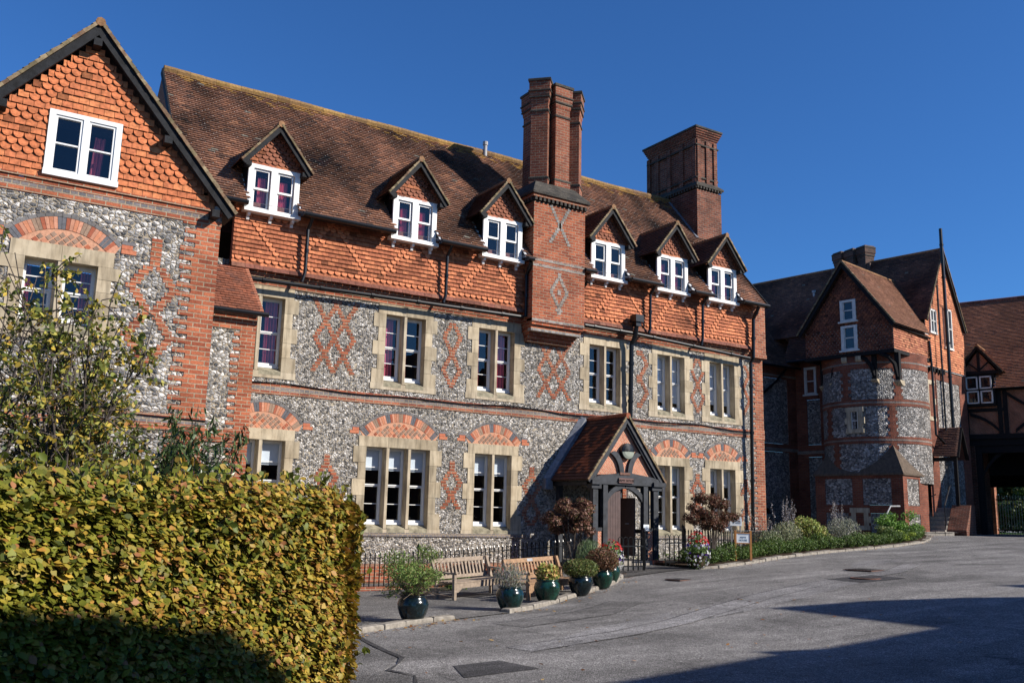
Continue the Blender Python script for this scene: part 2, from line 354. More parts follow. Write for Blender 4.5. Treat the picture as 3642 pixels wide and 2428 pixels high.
KX=[-60,0,6,10,15,20,28,34,45,400]; KZ=[-1.9,-1.66,-1.6,-1.5,-1.15,-.93,-.6,-.36,-.3,-.3]
def G(x,y=0): return float(np.interp(x,KX,KZ))
# ---------------------------------------------------------------- wall helpers
def tint(c, k): return tuple(max(0,x*k) for x in c)
def wall(mb, F, a0,a1, z0,z1, holes=(), thick=.3):
    holes=[(h[0]-.006,h[1]+.006,h[2]-.006,h[3]+.006) for h in holes]
    us=sorted(set([a0,a1]+[h[0] for h in holes]+[h[1] for h in holes])); zs=sorted(set([z0,z1]+[h[2] for h in holes]+[h[3] for h in holes]))
    us=[u for u in us if a0<=u<=a1]; zs=[z for z in zs if z0<=z<=z1]
    for i in range(len(us)-1):
        for j in range(len(zs)-1):
            cu=(us[i]+us[i+1])/2; cz=(zs[j]+zs[j+1])/2
            if any(h[0]<cu<h[1] and h[2]<cz<h[3] for h in holes): continue
            mb.face([F.p(us[i],0,zs[j]),F.p(us[i+1],0,zs[j]),F.p(us[i+1],0,zs[j+1]),F.p(us[i],0,zs[j+1])])
    for h in holes:
        q=[(h[0],h[2]),(h[1],h[2]),(h[1],h[3]),(h[0],h[3])]
        for i in range(4):
            a,b=q[i],q[(i+1)%4]; mb.face([F.p(b[0],0,b[1]),F.p(a[0],0,a[1]),F.p(a[0],-thick,a[1]),F.p(b[0],-thick,b[1])])
def quoin(mb, F, ue, side, ws, wl, z0, z1, d=.012, step=1):
    z=z0; k=0
    while z<z1-1e-3:
        h=min(.075*step,z1-z); wd=(wl if k%2 else ws)*(1+.06*rnd.uniform(-1,1)); a,b=(ue-wd,ue) if side>0 else (ue,ue+wd)
        mb.box(F,a,b,0,d,z,z+h); z+=h; k+=1
def lattice(mb, F, uc, z0, rows, fns, bw=.15, d=.01, h=.0775):
    for r in range(rows+1):
        spans=[]
        for f in fns:
            x=f(r)
            if x is None: continue
            x+=rnd.uniform(-.008,.008); spans.append((uc+x-bw/2,uc+x+bw/2))
        spans.sort(); out=[]
        for a,b in spans:
            if out and a<out[-1][1]+.01: out[-1]=(out[-1][0],max(b,out[-1][1]))
            else: out.append((a,b))
        for a,b in out: mb.box(F,a,b,0,d,z0+r*h+.004,z0+r*h+h-.004)
def zig(per, amp, ph=0):                      # triangle wave, 0..amp..0..-amp
    def f(r):
        t=((r+ph)/per)%4
        return amp*(t if t<1 else (2-t if t<3 else t-4))
    return f
def arch(mb, F, ul, ur, zs, zt, rt=.24, hd=.06, nv=None, grey=3):
    w_=(ur-ul)/2; uc=(ul+ur)/2; hh=zt-zs; R=(w_*w_+hh*hh)/(2*hh); zc=zt-R; A=math.asin(min(1,w_/R))
    Ri=R-hd; Rj=R-hd-rt
    n1=max(8,int(2*A*R/.115))
    def seg(r0_,r1_,t0,t1,col,d):
        mb.prism(F,[(uc+r0_*math.sin(t0),zc+r0_*math.cos(t0)),(uc+r0_*math.sin(t1),zc+r0_*math.cos(t1)),(uc+r1_*math.sin(t1),zc+r1_*math.cos(t1)),(uc+r1_*math.sin(t0),zc+r1_*math.cos(t0))],0,d,col)
    for i in range(n1):
        t0=-A+2*A*i/n1; g_=rnd.uniform(.10,.17); seg(Ri,R,t0+.002,t0+2*A/n1-.004/R,(g_,g_*.95,g_*.92),.02)
    n2=nv or max(12,int(2*A*Rj/.05)); pal=[(.36,.11,.055),(.44,.18,.10),(.30,.09,.05),(.46,.20,.12)]
    seg(Rj,Ri,-A,A-1e-4,(.45,.36,.26),.006) if False else None
    for i in range(n2):
        t0=-A+2*A*i/n2; k=(i//2)%(grey*2)
        if k==0: g_=.11; c=(g_,g_,g_*1.08)
        elif k==3: c=(.25,.17,.12)
        elif i%2: c=(.46,.22,.14)
        else: c=pal[(i*7+i//3)%4]
        sh=rnd.uniform(.85,1.1); seg(Rj,Ri,t0+.0018,t0+2*A/n2-.004/R,tuple(x*sh for x in c),.015)
    # mortar bed and tympanum
    N=24; pts=[(uc+(R-.004)*math.sin(-A+2*A*i/N),zc+(R-.004)*math.cos(-A+2*A*i/N)) for i in range(N+1)]
    zb=zs-.17
    mb.prism(F,[(ul+.1,zb)]+pts+[(ur-.1,zb)],0,.006,(.46,.24,.15))
    s_=.12
    for i in range(int((ur-ul)/s_)+2):
        for j in range(int((zt-zb)/(s_*.5))+2):
            cx=ul+i*s_+(s_/2 if j%2 else 0); cz=zb+j*s_*.5
            ok=all(((x-uc)**2+(z-zc)**2<(Rj-.008)**2 and zb<z<zt and ul+.12<x<ur-.12) for x,z in ((cx-.05,cz),(cx+.05,cz),(cx,cz+.055),(cx,max(cz-.055,zb+.001))))
            if ok:
                c=(.24,.16,.115) if rnd.random()<.7 else pal[(i+j*3)%4]; mb.prism(F,[(cx-.047,cz),(cx,max(cz-.047,zb)),(cx+.047,cz),(cx,cz+.047)],0,.013,tint(c,rnd.uniform(.8,1.15)))
    for sd in (-1,1):                          # springers
        ue=ul if sd<0 else ur
        mb.box(F,min(ue,ue+sd*.22),max(ue,ue+sd*.22),0,.012,zs-.12,zs-.05,(.42,.15,.08)); mb.box(F,min(ue,ue+sd*.16),max(ue,ue+sd*.16),0,.012,zs-.045,zs+.02,(.40,.13,.07))
        mb.box(F,min(ue,ue+sd*.2),max(ue,ue+sd*.2),0,.012,zs+.024,zs+.075,(.15,.14,.14))
def stone_window(F, lights, zt, zb, ztop, zbot, parent, mull_d=.26, short=.19, long=.32, curtain=None, blind=0, rows=4, name='window', open_=0, backing=True, gl='glass'):
    """lights: list of (u0,u1) openings; zt opening top, zb sash sill; ztop/zbot outer stone"""
    mb=MB(); a=lights[0][0]; b=lights[-1][1]; D=.018; st=lambda:(lambda k:(.5*k,.495*k,.48*k))(rnd.uniform(.78,1.12))
    mc_=(lights[0][1]+lights[1][0])/2; mb.box(F,a-short-.01,mc_-.002,-.24,D,zt,ztop,st()); mb.box(F,mc_+.002,b+short+.01,-.24,D-.001,zt,ztop,st())
    n=5; hs=(zt-(zb-.12))/n
    for i in range(n):
        wd=long if i%2==0 else short
        z0=zb-.12+i*hs
        mb.box(F,a-wd,a,-.24,D-.002*(i%2),z0+.002,z0+hs-.003,st()); mb.box(F,b,b+wd,-.24,D-.002*(i%2),z0+.002,z0+hs-.003,st())
    mb.box(F,a-long-.02,b+long+.02,-.24,D+.003,zbot,zb-.12)
    for i in range(len(lights)-1):
        m0,m1=lights[i][1],lights[i+1][0]; c=(m0+m1)/2
        mb.prism(Fr(F.p(0,0,0),F.eu,F.ez,F.en),[(m0,-.24),(m1,-.24),(m1,-.06),(c+.035,.006),(c-.035,.006),(m0,-.06)],zb-.11,zt)
    w_=mb.build(name,M['stone'],parent)
    sl=MB()
    for (u,v) in lights: sl.hexa([F.p(u,-.24,zb-.14),F.p(v,-.24,zb-.14),F.p(v,D+.005,zb-.2),F.p(u,D+.005,zb-.2),F.p(u,-.24,zb),F.p(v,-.24,zb),F.p(v,D+.005,zb-.115),F.p(u,D+.005,zb-.115)])
    sl.build('sill',M['stone_grey'],w_)
    fr=MB(); gp=MB(); bl=MB(); cu=MB()
    for li,(u,v) in enumerate(lights):
        o_=-.2
        fr.box(F,u,u+.028,o_-.04,o_,zb,zt); fr.box(F,v-.028,v,o_-.04,o_,zb,zt); fr.box(F,u+.028,v-.028,o_-.04,o_,zt-.035,zt); fr.box(F,u+.0,v,o_-.04,o_+.03,zb-.02,zb+.03)
        zm=(zt+zb)/2
        for (s0,s1,dd) in ((zm,zt-.035,-.012),(zb+.03,zm,-.035)):
            uu0,uu1=u+.028,v-.028
            fr.box(F,uu0,uu0+.024,o_-.045+dd,o_+dd,s0,s1); fr.box(F,uu1-.024,uu1,o_-.045+dd,o_+dd,s0,s1)
            fr.box(F,uu0+.024,uu1-.024,o_-.045+dd,o_+dd,s1-.03,s1); fr.box(F,uu0+.024,uu1-.024,o_-.045+dd,o_+dd,s0,s0+(.06 if dd<-.02 else .028))
            k=rows//2
            for q in range(1,k):
                zz=s0+(s1-s0)*q/k; fr.box(F,uu0+.024,uu1-.024,o_-.03+dd,o_-.006+dd,zz-.008,zz+.008)
            gp.face([F.p(uu0+.02,o_-.02+dd,s0+.02),F.p(uu1-.02,o_-.02+dd,s0+.02),F.p(uu1-.02,o_-.02+dd,s1-.02),F.p(uu0+.02,o_-.02+dd,s1-.02)])
        if blind:
            bl.box(F,u+.03,v-.03,o_-.10,o_-.085,zt-blind*(zt-zb),zt-.02)
        if curtain is not None:
            cfg=curtain[li%len(curtain)]
            if cfg:
                c0,c1=cfg; c0=u+(v-u)*c0; c1=u+(v-u)*c1; N=14
                for q in range(N):
                    x0=c0+(c1-c0)*q/N; x1=c0+(c1-c0)*(q+1)/N; d0=-.36+.03*math.sin(q*1.9); d1=-.36+.03*math.sin((q+1)*1.9)
                    cu.face([F.p(x0,d0,zb),F.p(x1,d1,zb),F.p(x1,d1,zt-.05),F.p(x0,d0,zt-.05)])
    fr.build('sash',M['white'],w_); gp.build('pane',M[gl],w_)
    if blind: bl.build('blind',M['blind'],w_)
    if cu.f: cu.build('curtain',M['curtain'],w_)
    if backing:
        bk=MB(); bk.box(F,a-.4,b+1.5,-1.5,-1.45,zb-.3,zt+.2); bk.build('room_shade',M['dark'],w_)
    return w_
def tiles(mb, o, eu, ev, en, L, ur, gauge=.1, tw=.165, colf=None, shape=None, skip=None, lift=.022, thick=.012, v0=0):
    """courses of real tiles; ur(v)->(ua,ub); shape(i,r)->True for rounded"""
    o=V(o); eu=V(eu).normalized(); ev=V(ev).normalized(); en=V(en).normalized()
    n=int(math.ceil(L/gauge)); P=lambda u,v,w_: o+eu*u+ev*v+en*w_
    for r in range(n):
        v=v0+r*gauge; ua,ub=ur(v+gauge*.5)
        if ub-ua<.03: continue
        k0=int(math.floor(ua/tw))-1; k1=int(math.ceil(ub/tw))+1
        for i in range(k0,k1):
            a=(i+(r%2)*.5)*tw; b=a+tw-.006; a=max(a,ua); b=min(b,ub)
            if b-a<.02: continue
            c_=(a+b)/2
            if skip and skip(c_,v+gauge/2): continue
            l=lift+rnd.uniform(-.004,.005); j=rnd.uniform(-.004,.004); col=colf(c_,v,i,r) if colf else (.3,.1,.06)
            vt=min(v+gauge*1.05,v0+L)
            if shape and shape(i,r):
                rad=(b-a)/2; pts=[]
                for q in range(7):
                    t=math.pi*q/6; pts.append((c_-rad*math.cos(t), v+j+gauge*.62-gauge*.72*math.sin(t)))
                mb.face([P(*pts[q],l) for q in range(7)]+[P(b,vt,.004),P(a,vt,.004)],col)
                for q in range(6): mb.face([P(*pts[q],l-thick*1.3),P(*pts[q+1],l-thick*1.3),P(*pts[q+1],l),P(*pts[q],l)],col)
            else:
                mb.face([P(a,v+j,l),P(b,v+j,l),P(b,vt,.004),P(a,vt,.004)],col)
                mb.face([P(a,v+j,l-thick),P(b,v+j,l-thick),P(b,v+j,l),P(a,v+j,l)],col)
def quadplane(mb,o,eu,ev,pts,col=None):
    o=V(o); eu=V(eu).normalized(); ev=V(ev).normalized(); mb.face([o+eu*a+ev*b for a,b in pts],col)
def text(txt, name, loc, size, rotm, mat, parent, ext=.002, align='CENTER'):
    cu=bpy.data.curves.new(name,'FONT'); cu.body=txt; cu.size=size; cu.extrude=ext; cu.align_x=align; cu.align_y='CENTER'
    o=bpy.data.objects.new(name+'_tmp',cu); COL.objects.link(o)
    dg=bpy.context.evaluated_depsgraph_get(); me=bpy.data.meshes.new_from_object(o.evaluated_get(dg)); bpy.data.objects.remove(o)
    me.transform(rotm); off=V((0,0,0)); p=parent
    while p is not None: off+=p.location; p=p.parent
    me.transform(Matrix.Translation(V(loc)-off)); me.materials.clear(); me.materials.append(mat)
    ob=bpy.data.objects.new(name,me); COL.objects.link(ob)
    if parent: ob.parent=parent
    return ob
def frm(F): return Matrix(((F.eu.x,F.ez.x,F.en.x,0),(F.eu.y,F.ez.y,F.en.y,0),(F.eu.z,F.ez.z,F.en.z,0),(0,0,0,1)))
# leaves: one mesh of folded leaf blades
def leaves(name, pos, nrm, size, cols, mat, parent=None, aspect=.6, jit=.8, droop=0, lobed=False, rs=None, lift=None):
    rs=rs or np.random.RandomState(3); n=len(pos); pos=np.asarray(pos,float); nrm=np.asarray(nrm,float)
    nrm=nrm+rs.normal(0,jit,(n,3)); nrm/=np.linalg.norm(nrm,axis=1)[:,None]+1e-9
    t=rs.normal(0,1,(n,3)); t[:,2]-=droop; t-=(t*nrm).sum(1)[:,None]*nrm; t/=np.linalg.norm(t,axis=1)[:,None]+1e-9
    if lift is not None: t=lift+rs.normal(0,.35,(n,3)); t/=np.linalg.norm(t,axis=1)[:,None]; nrm=nrm-(nrm*t).sum(1)[:,None]*t; nrm/=np.linalg.norm(nrm,axis=1)[:,None]+1e-9
    b=np.cross(nrm,t); s=(size*(.65+.7*rs.rand(n)))[:,None]; w_=s*aspect*.5
    fold=rs.uniform(-.1,.35,(n,1))*w_
    if lobed: prof=[(0,0),(.12,.75),(.3,.55),(.45,1.0),(.65,.6),(.8,.55),(1,0)]
    else: prof=[(0,0),(.28,.8),(.6,.9),(1,0)]
    k=len(prof); mid=k
    vs=[]
    for a,c in prof: vs.append(pos+t*s*(a-.3)-b*w_*c+nrm*fold*c)           # left side incl. both ends
    for a,c in prof[1:-1]: vs.append(pos+t*s*(a-.3)+b*w_*c+nrm*fold*c)
    m=len(vs); vv=np.stack(vs,1).reshape(-1,3)
    left=list(range(k)); right=[0]+list(range(k,m))+[k-1]
    f1=left; f2=right[::-1]
    nl=len(f1)+len(f2); idx=np.array(f1+f2)[None,:]+(np.arange(n)*m)[:,None]
    off=V((0,0,0)); p=parent
    while p is not None: off+=p.location; p=p.parent
    me=bpy.data.meshes.new(name); me.vertices.add(n*m); me.vertices.foreach_set('co',(vv-np.array(off)).ravel())
    me.loops.add(n*nl); me.loops.foreach_set('vertex_index',idx.ravel().astype(np.int32))
    me.polygons.add(2*n); ls=(np.arange(n)[:,None]*nl+np.array([0,len(f1)])[None,:]).ravel(); me.polygons.foreach_set('loop_start',ls.astype(np.int32))
    me.polygons.foreach_set('loop_total',np.tile([len(f1),len(f2)],n).astype(np.int32)); me.update(calc_edges=True); me.validate()
    at=me.attributes.new('Col','FLOAT_COLOR','FACE'); ca=np.ones((2*n,4)); ca[:,:3]=np.repeat(np.asarray(cols),2,axis=0); at.data.foreach_set('color',ca.ravel())
    me.materials.append(mat); o=bpy.data.objects.new(name,me); COL.objects.link(o)
    if parent: o.parent=parent
    return o
def pal(rs, n, palette, weights, var=.25):
    c=np.array(palette)[rs.choice(len(palette),n,p=np.array(weights)/sum(weights))]; return c*(1+rs.uniform(-var,var,(n,1)))
# ================================================================= roofs
def c_roof(dark=.5, seed=0, lich=None, L=0, base=((.165,.078,.047),(.11,.058,.04),(.205,.10,.058),(.085,.05,.038))):
    def f(u,v,i,r):
        n=noise.noise(V((u*.45+seed,v*.55,seed)))+.7*noise.noise(V((u*1.5,v*1.1+seed,3)))+.35*noise.noise(V((u*4,v*4+seed,9)))
        k=rnd.random(); c=V(base[0])*(1-k)+V(base[1])*k
        if rnd.random()<.22: c=V(rnd.choice(base))
        c=c*(1+dark*n); 
        if lich and v>L-lich*(1+1.2*noise.noise(V((u*.6,5,1)))) and rnd.random()<.7*(1-(L-v)/lich)+.1: c=c*.4+V((.26,.15,.035))*rnd.uniform(.5,1.1)
        elif rnd.random()<.006: c=V((.17,.15,.12))
        return tuple(max(.01,x) for x in c)
    return f
def c_hung(base=((.34,.115,.055),(.27,.09,.045),(.42,.15,.07)), sc=(.50,.18,.085), shp=None, dk=.35, seed=1):
    def f(u,v,i,r):
        k=rnd.random(); c=V(base[0])*k+V(base[1])*(1-k)
        if rnd.random()<.3: c=V(base[2])
        n=noise.noise(V((u*1.1+seed,v*1.5,seed))); c=c*(1+dk*n)
        if shp and shp(i,r): c=V(sc)*rnd.uniform(.85,1.1)
        elif rnd.random()<.06: c=c*.45
        return tuple(max(.01,x) for x in c)
    return f
def gable(F, uc, half, ze, za, df, back, parent, colf, gauge=.1, tw=.165, barge=.14, bmat='timber', name='roof', bw=.05, lift=.03, depth_t=.04, asym=None, ridge=True, side=(-1,1), rcol=(.22,.12,.06)):
    rise=za-ze; rf=MB(); bb=MB()
    for sgn in side:
        df_=df+(.003 if sgn>0 else 0)
        h=half if not asym else asym[0 if sgn<0 else 1]; hr=rise
        Ls=math.hypot(h,hr); ev=(F.eu*(-sgn*h)+F.ez*hr).normalized(); en=(F.eu*(sgn*hr)+F.ez*h).normalized()
        o=F.p(uc+sgn*h,df_,ze); eu=-F.en
        zat=lambda v: ze+v*hr/Ls
        tiles(rf,o+en*.03,eu,ev,en,Ls,lambda v:(0,df-back(zat(v))),gauge,tw,colf,lift=lift)
        # deck under the tiles, and verge edge
        N=6
        for q in range(N):
            v0,v1=Ls*q/N,Ls*(q+1)/N; b0=df-back(zat(v0)); b1=df-back(zat(v1))
            rf.face([o+ev*v0,o+ev*v1,o+ev*v1+eu*b1,o+ev*v0+eu*b0],(.12,.07,.05)); rf.face([o+ev*v0+en*.03,o+ev*v1+en*.03,o+ev*v1+eu*b1+en*.03,o+ev*v0+eu*b0+en*.03],(.10,.06,.045))
        nv=max(3,int(Ls/gauge))
        for q in range(nv):                    # tile edges bedded in mortar along the verge
            v0=Ls*q/nv; v1=Ls*(q+1)/nv; e_=rnd.uniform(-.006,.006); t_=depth_t*rnd.uniform(.85,1.1); cl=tint(rnd.choice(((.19,.14,.085),(.16,.10,.06),(.22,.17,.10),(.14,.11,.06))),rnd.uniform(.75,1.15))
            rf.hexa([o-eu*(.01+e_)+ev*v0,o+eu*.05+ev*v0,o+eu*.05+ev*v1,o-eu*(.01+e_)+ev*v1,o-eu*(.01+e_)+ev*v0+en*(t_+.012),o+eu*.05+ev*v0+en*(t_+.012),o+eu*.05+ev*v1+en*t_,o-eu*(.01+e_)+ev*v1+en*t_],cl)
        if barge:
            p=o+eu*(.03+(.0 if sgn<0 else .002)); bb.hexa([p-en*barge,p+eu*bw-en*barge,p+eu*bw-en*barge+ev*(Ls-barge*h/hr*.0),p-en*barge+ev*Ls,p-en*.003,p+eu*bw-en*.003,p+eu*bw+ev*Ls-en*.003,p+ev*Ls-en*.003])
    if ridge:
        a=F.p(uc,df+.01,za+.02); n=max(1,int((df-back(za))/.32)); D=(df-back(za))
        for q in range(n):
            p0=a-F.en*(D*q/n); p1=a-F.en*(D*(q+1)/n-.008); rf.tube([p0,p1],.075,8,tint(rcol,rnd.uniform(.7,1.2)))
    r=rf.build(name,M['tile'],parent)
    if barge: bb.build('bargeboard',M[bmat],r)
    return r
def pipe(mb, pts, r=.04, collars=True):
    pts=[V(p) for p in pts]; mb.tube(pts,r,10)
    if collars:
        for i in range(len(pts)-1):
            a,b=pts[i],pts[i+1]; L_=(b-a).length; n=int(L_/1.6)+1
            if L_<.35: continue
            for q in range(n):
                m=a+(b-a)*((q+.5)/n); d=(b-a).normalized(); mb.tube([m-d*.04,m+d*.04],r*1.3,10)
# ================================================================= MAIN HOUSE
F0=Fr((0,20,0),(1,0,0),(0,-1,0)); FT=Fr((0,19.85,0),(1,0,0),(0,-1,0))
house=thing('flint_and_brick_house',(13,20,G(13)),'long flint and orange brick house with a tiled roof, six dormers and two brick chimneys','house')
UP=[[(5.50,6.0),(6.12,6.62)],[(9.11,9.57),(9.69,10.17)],[(11.68,12.16),(12.27,12.76)],[(15.19,15.70),(15.79,16.28)],[(17.63,18.11),(18.21,18.68)],[(19.68,20.17),(20.26,20.72)]]
DN=[[(5.74,6.23),(6.35,6.84)],[(8.77,9.27),(9.37,9.83),(9.94,10.42)],[(11.67,12.17),(12.26,12.75)],[(17.63,18.08),(18.17,18.63)],[(19.64,20.11),(20.20,20.67)]]
holes=[(l[0][0],l[-1][1],3.03,4.70) for l in UP]+[(l[0][0],l[-1][1],-.34,1.53) for l in DN]
DOOR=(15.25,16.55,-.98,1.0)
mb=MB(); wall(mb,F0,3.9,21.95,-2.1,5.4,holes+[DOOR])
mb.box(Fr((0,20.31,0),(1,0,0),(0,-1,0)),21.65,21.95,-6,0,-2,6.6)
w0=mb.build('flint_wall',M['flint'],house)
mb=MB(); mb.box(F0,4.2,21.6,-1.75,-1.7,-2,6.5); mb.box(F0,4.2,21.6,-1.7,-.35,2.2,2.3); mb.box(F0,21.55,21.6,-1.7,-.35,-2,6.5); mb.build('inner_wall',M['dark'],house)
mb=MB()                                      # brick dressings
for z0,z1 in ((2.53,2.60),(2.69,2.765)): mb.box(F0,5.6,21.41,0,.02,z0,z1)
quoin(mb,F0,21.95,1,.36,.52,-2,4.98); mb.box(F0,21.41,21.955,0,.03,2.5,2.8)
mb.box(F0,5.3,21.4,0,.03,4.94,5.02)
for k in range(4): mb.box(F0,5.3,21.5,0,.05+.03*k,5.02+.075*k+.001,5.02+.075*(k+1))
mb.box(F0,21.36,21.96,0,.16,5.12,6.62); mb.box(F0,21.33,21.965,0,.19,5.0,5.12)
five=lambda s,ph=0:(lambda r:s*(r-10)*.047)
latA=[lambda r:(r-10)*.047, lambda r:-(r-10)*.047, lambda r:-.47+abs(r-10)*.047 if True else None, lambda r:.47-abs(r-10)*.047, lambda r:.0 if r in(0,19,20,1) else None]
lattice(mb,F0,7.84,3.13,21,latA,bw=.125)
latB=[zig(5.2,.235),lambda r:-zig(5.2,.235)(r)]
lattice(mb,F0,10.93,3.09,20,latB,bw=.12)
lattice(mb,F0,14.02,3.07,19,[lambda r:(r-9.5)*.052,lambda r:-(r-9.5)*.052,lambda r:-.5+abs(r-9.5)*.052,lambda r:.5-abs(r-9.5)*.052],bw=.12)
lattice(mb,F0,19.2,3.12,20,latB,bw=.12)
lattice(mb,F0,16.98,3.09,20,[lambda r:abs(zig(5.2,.27)(r)), lambda r:-.04 if r%10 in(0,1,9) else None],bw=.14)
lattice(mb,F0,21.1,3.2,19,[lambda r:abs(zig(5.2,.25)(r))],bw=.13)
for uc,z0,n in ((7.83,-.1,17),(11.04,.14,14),(13.38,-.2,18),(19.15,.2,14),(21.12,-.2,18)):
    lattice(mb,F0,uc,z0,n,[lambda r,n=n:(zig(4.2,.24,-(n-2)+40*4.2)(r) if r<n-2 else 0), lambda r,n=n:(-zig(4.2,.24,-(n-2)+40*4.2)(r) if r<n-2 else 0)],bw=.14)
mb.build('brick_dressing',M['brick_bay'],house)
mb=MB(); mb.box(F0,5.6,21.41,0,.017,2.60,2.69); mb.box(F0,4,13.2,0,.035,-.50,-.42); mb.box(F0,16.6,21.5,0,.035,-.5,-.42)
mb.build('header_course',M['header'],house)
mb=MB()
for (l,sp,zt_) in ((DN[0],(5.40,7.22),2.40),(DN[1],(8.56,10.66),2.40),(DN[2],(11.38,13.05),2.34),(DN[3],(17.36,18.92),2.33),(DN[4],(19.38,20.98),2.33)):
    arch(mb,F0,sp[0],sp[1],1.93,zt_,rt=.20,nv=None)
split_build(mb,'relieving_arch',M['arch'],house,.0)
cur=[[(0.0,.3),(.6,1)],[(.05,.8),(.0,.3)],[(0,.45),(.1,.7)],None,None,None]
cups=[[(0,.3),(.35,.9)],[(.0,.75),(0,.3)],[(0,.45),(.1,.8)],[(0,.22),None],None,None]
for i,l in enumerate(UP): stone_window(F0,l,4.70,3.15,4.95,2.88,house,curtain=cups[i],rows=4,backing=False,blind=(0,0,0,0,.86,.80)[i])
for i,l in enumerate(DN): stone_window(F0,l,1.53,-.22,1.77,-.42,house,curtain=None,blind=.30,rows=4,backing=False)
# papers and screens in the upper right windows
# ---- tile hanging
def shp_main(i,r):
    if r==1: return True
    if r in (12,11) and (i//3)%3==0: return True
    a=(i-r//2)%13; b_=(i+(r+1)//2)%13
    return r>2 and (a in (0,) or b_ in (0,) or (a==1 and r%4==0))
mb=MB()
for (a,b) in ((5.3,12.93),(14.6,21.36)):
    tiles(mb,(0,19.85,5.30),(1,0,0),(0,0,1),(0,-1,0),1.36,lambda v,a=a,b=b:(a,b),.1,.165,c_hung(shp=shp_main,dk=.45),shape=shp_main,lift=.042,thick=.02)
    mb.box(FT,a,b,-.12,0,5.29,6.75,(.2,.08,.05))
    tiles(mb,(0,19.80,5.22),(1,0,0),(0,0,1),(0,-1,0),.1,lambda v,a=a,b=b:(a,b),.1,.2,c_hung(dk=.4,base=((.18,.07,.05),(.15,.06,.04),(.2,.09,.06))),lift=.03)
mb.build('hung_tiles',M['tile'],house)
# ---- main roof
L0=3.45/.6428; ROOF=Fr((0,19.45,6.62),(1,0,0),(0,-.766,.6428),(0,.6428,.766))
DC=[6.07,9.60,12.13,15.59,17.97,19.98]
def rskip(u,v):
    if v<1.15 and any(abs(u-c)<.6 for c in DC): return True
    return 12.95<u<14.58 and v<2.2
mb=MB(); tiles(mb,(0,19.45,6.62),(1,0,0),(0,.6428,.766),(0,-.766,.6428),L0,lambda v:(4.08,21.62),.098,.165,c_roof(.95,2,.55,L0),skip=rskip,lift=.034,thick=.022)
wall(mb,ROOF,4.08,21.62,0,L0,[(c-.57,c+.57,0,1.15) for c in DC]+[(12.96,14.57,0,2.2)],.01)
mb.face([(4.08,22.9,10.72),(21.62,22.9,10.72),(21.62,26.4,6.6),(4.08,26.4,6.6)],(.15,.07,.05))
x=4.08
while x<21.6:
    k_=min(1,max(0,.55+.9*noise.noise(V((x*.8,2,2)))+rnd.uniform(-.15,.15))); c=tuple(V((.28,.17,.05))*k_+V((.14,.085,.05))*(1-k_))
    mb.tube([(x,22.9,10.73+.012*math.sin(x*2)),(min(x+.315,21.62),22.9,10.73+.012*math.sin(x*2))],.105,8,tint(c,rnd.uniform(.8,1.2))); x+=.32
for xs in (4.08,21.62): mb.face([(xs,19.45,6.60),(xs,22.9,10.70),(xs,26.4,6.6)],(.2,.09,.05))
roof=mb.build('roof',M['tile'],house)
mb=MB(); 
for xs in (4.05,21.62): mb.bar((xs,19.45,6.58),(xs,22.9,10.68),.04,.16)
mb.build('bargeboard',M['timber'],roof)
mb=MB(); mb.tube([(13.35,22.8,10.6),(13.35,22.8,10.98)],.06,10); mb.tube([(13.35,22.8,10.95),(13.35,22.8,11.06)],.08,10); mb.build('vent_pipe',M['metal'],roof)
def ymain(z): return 19.45+(z-6.62)/1.19
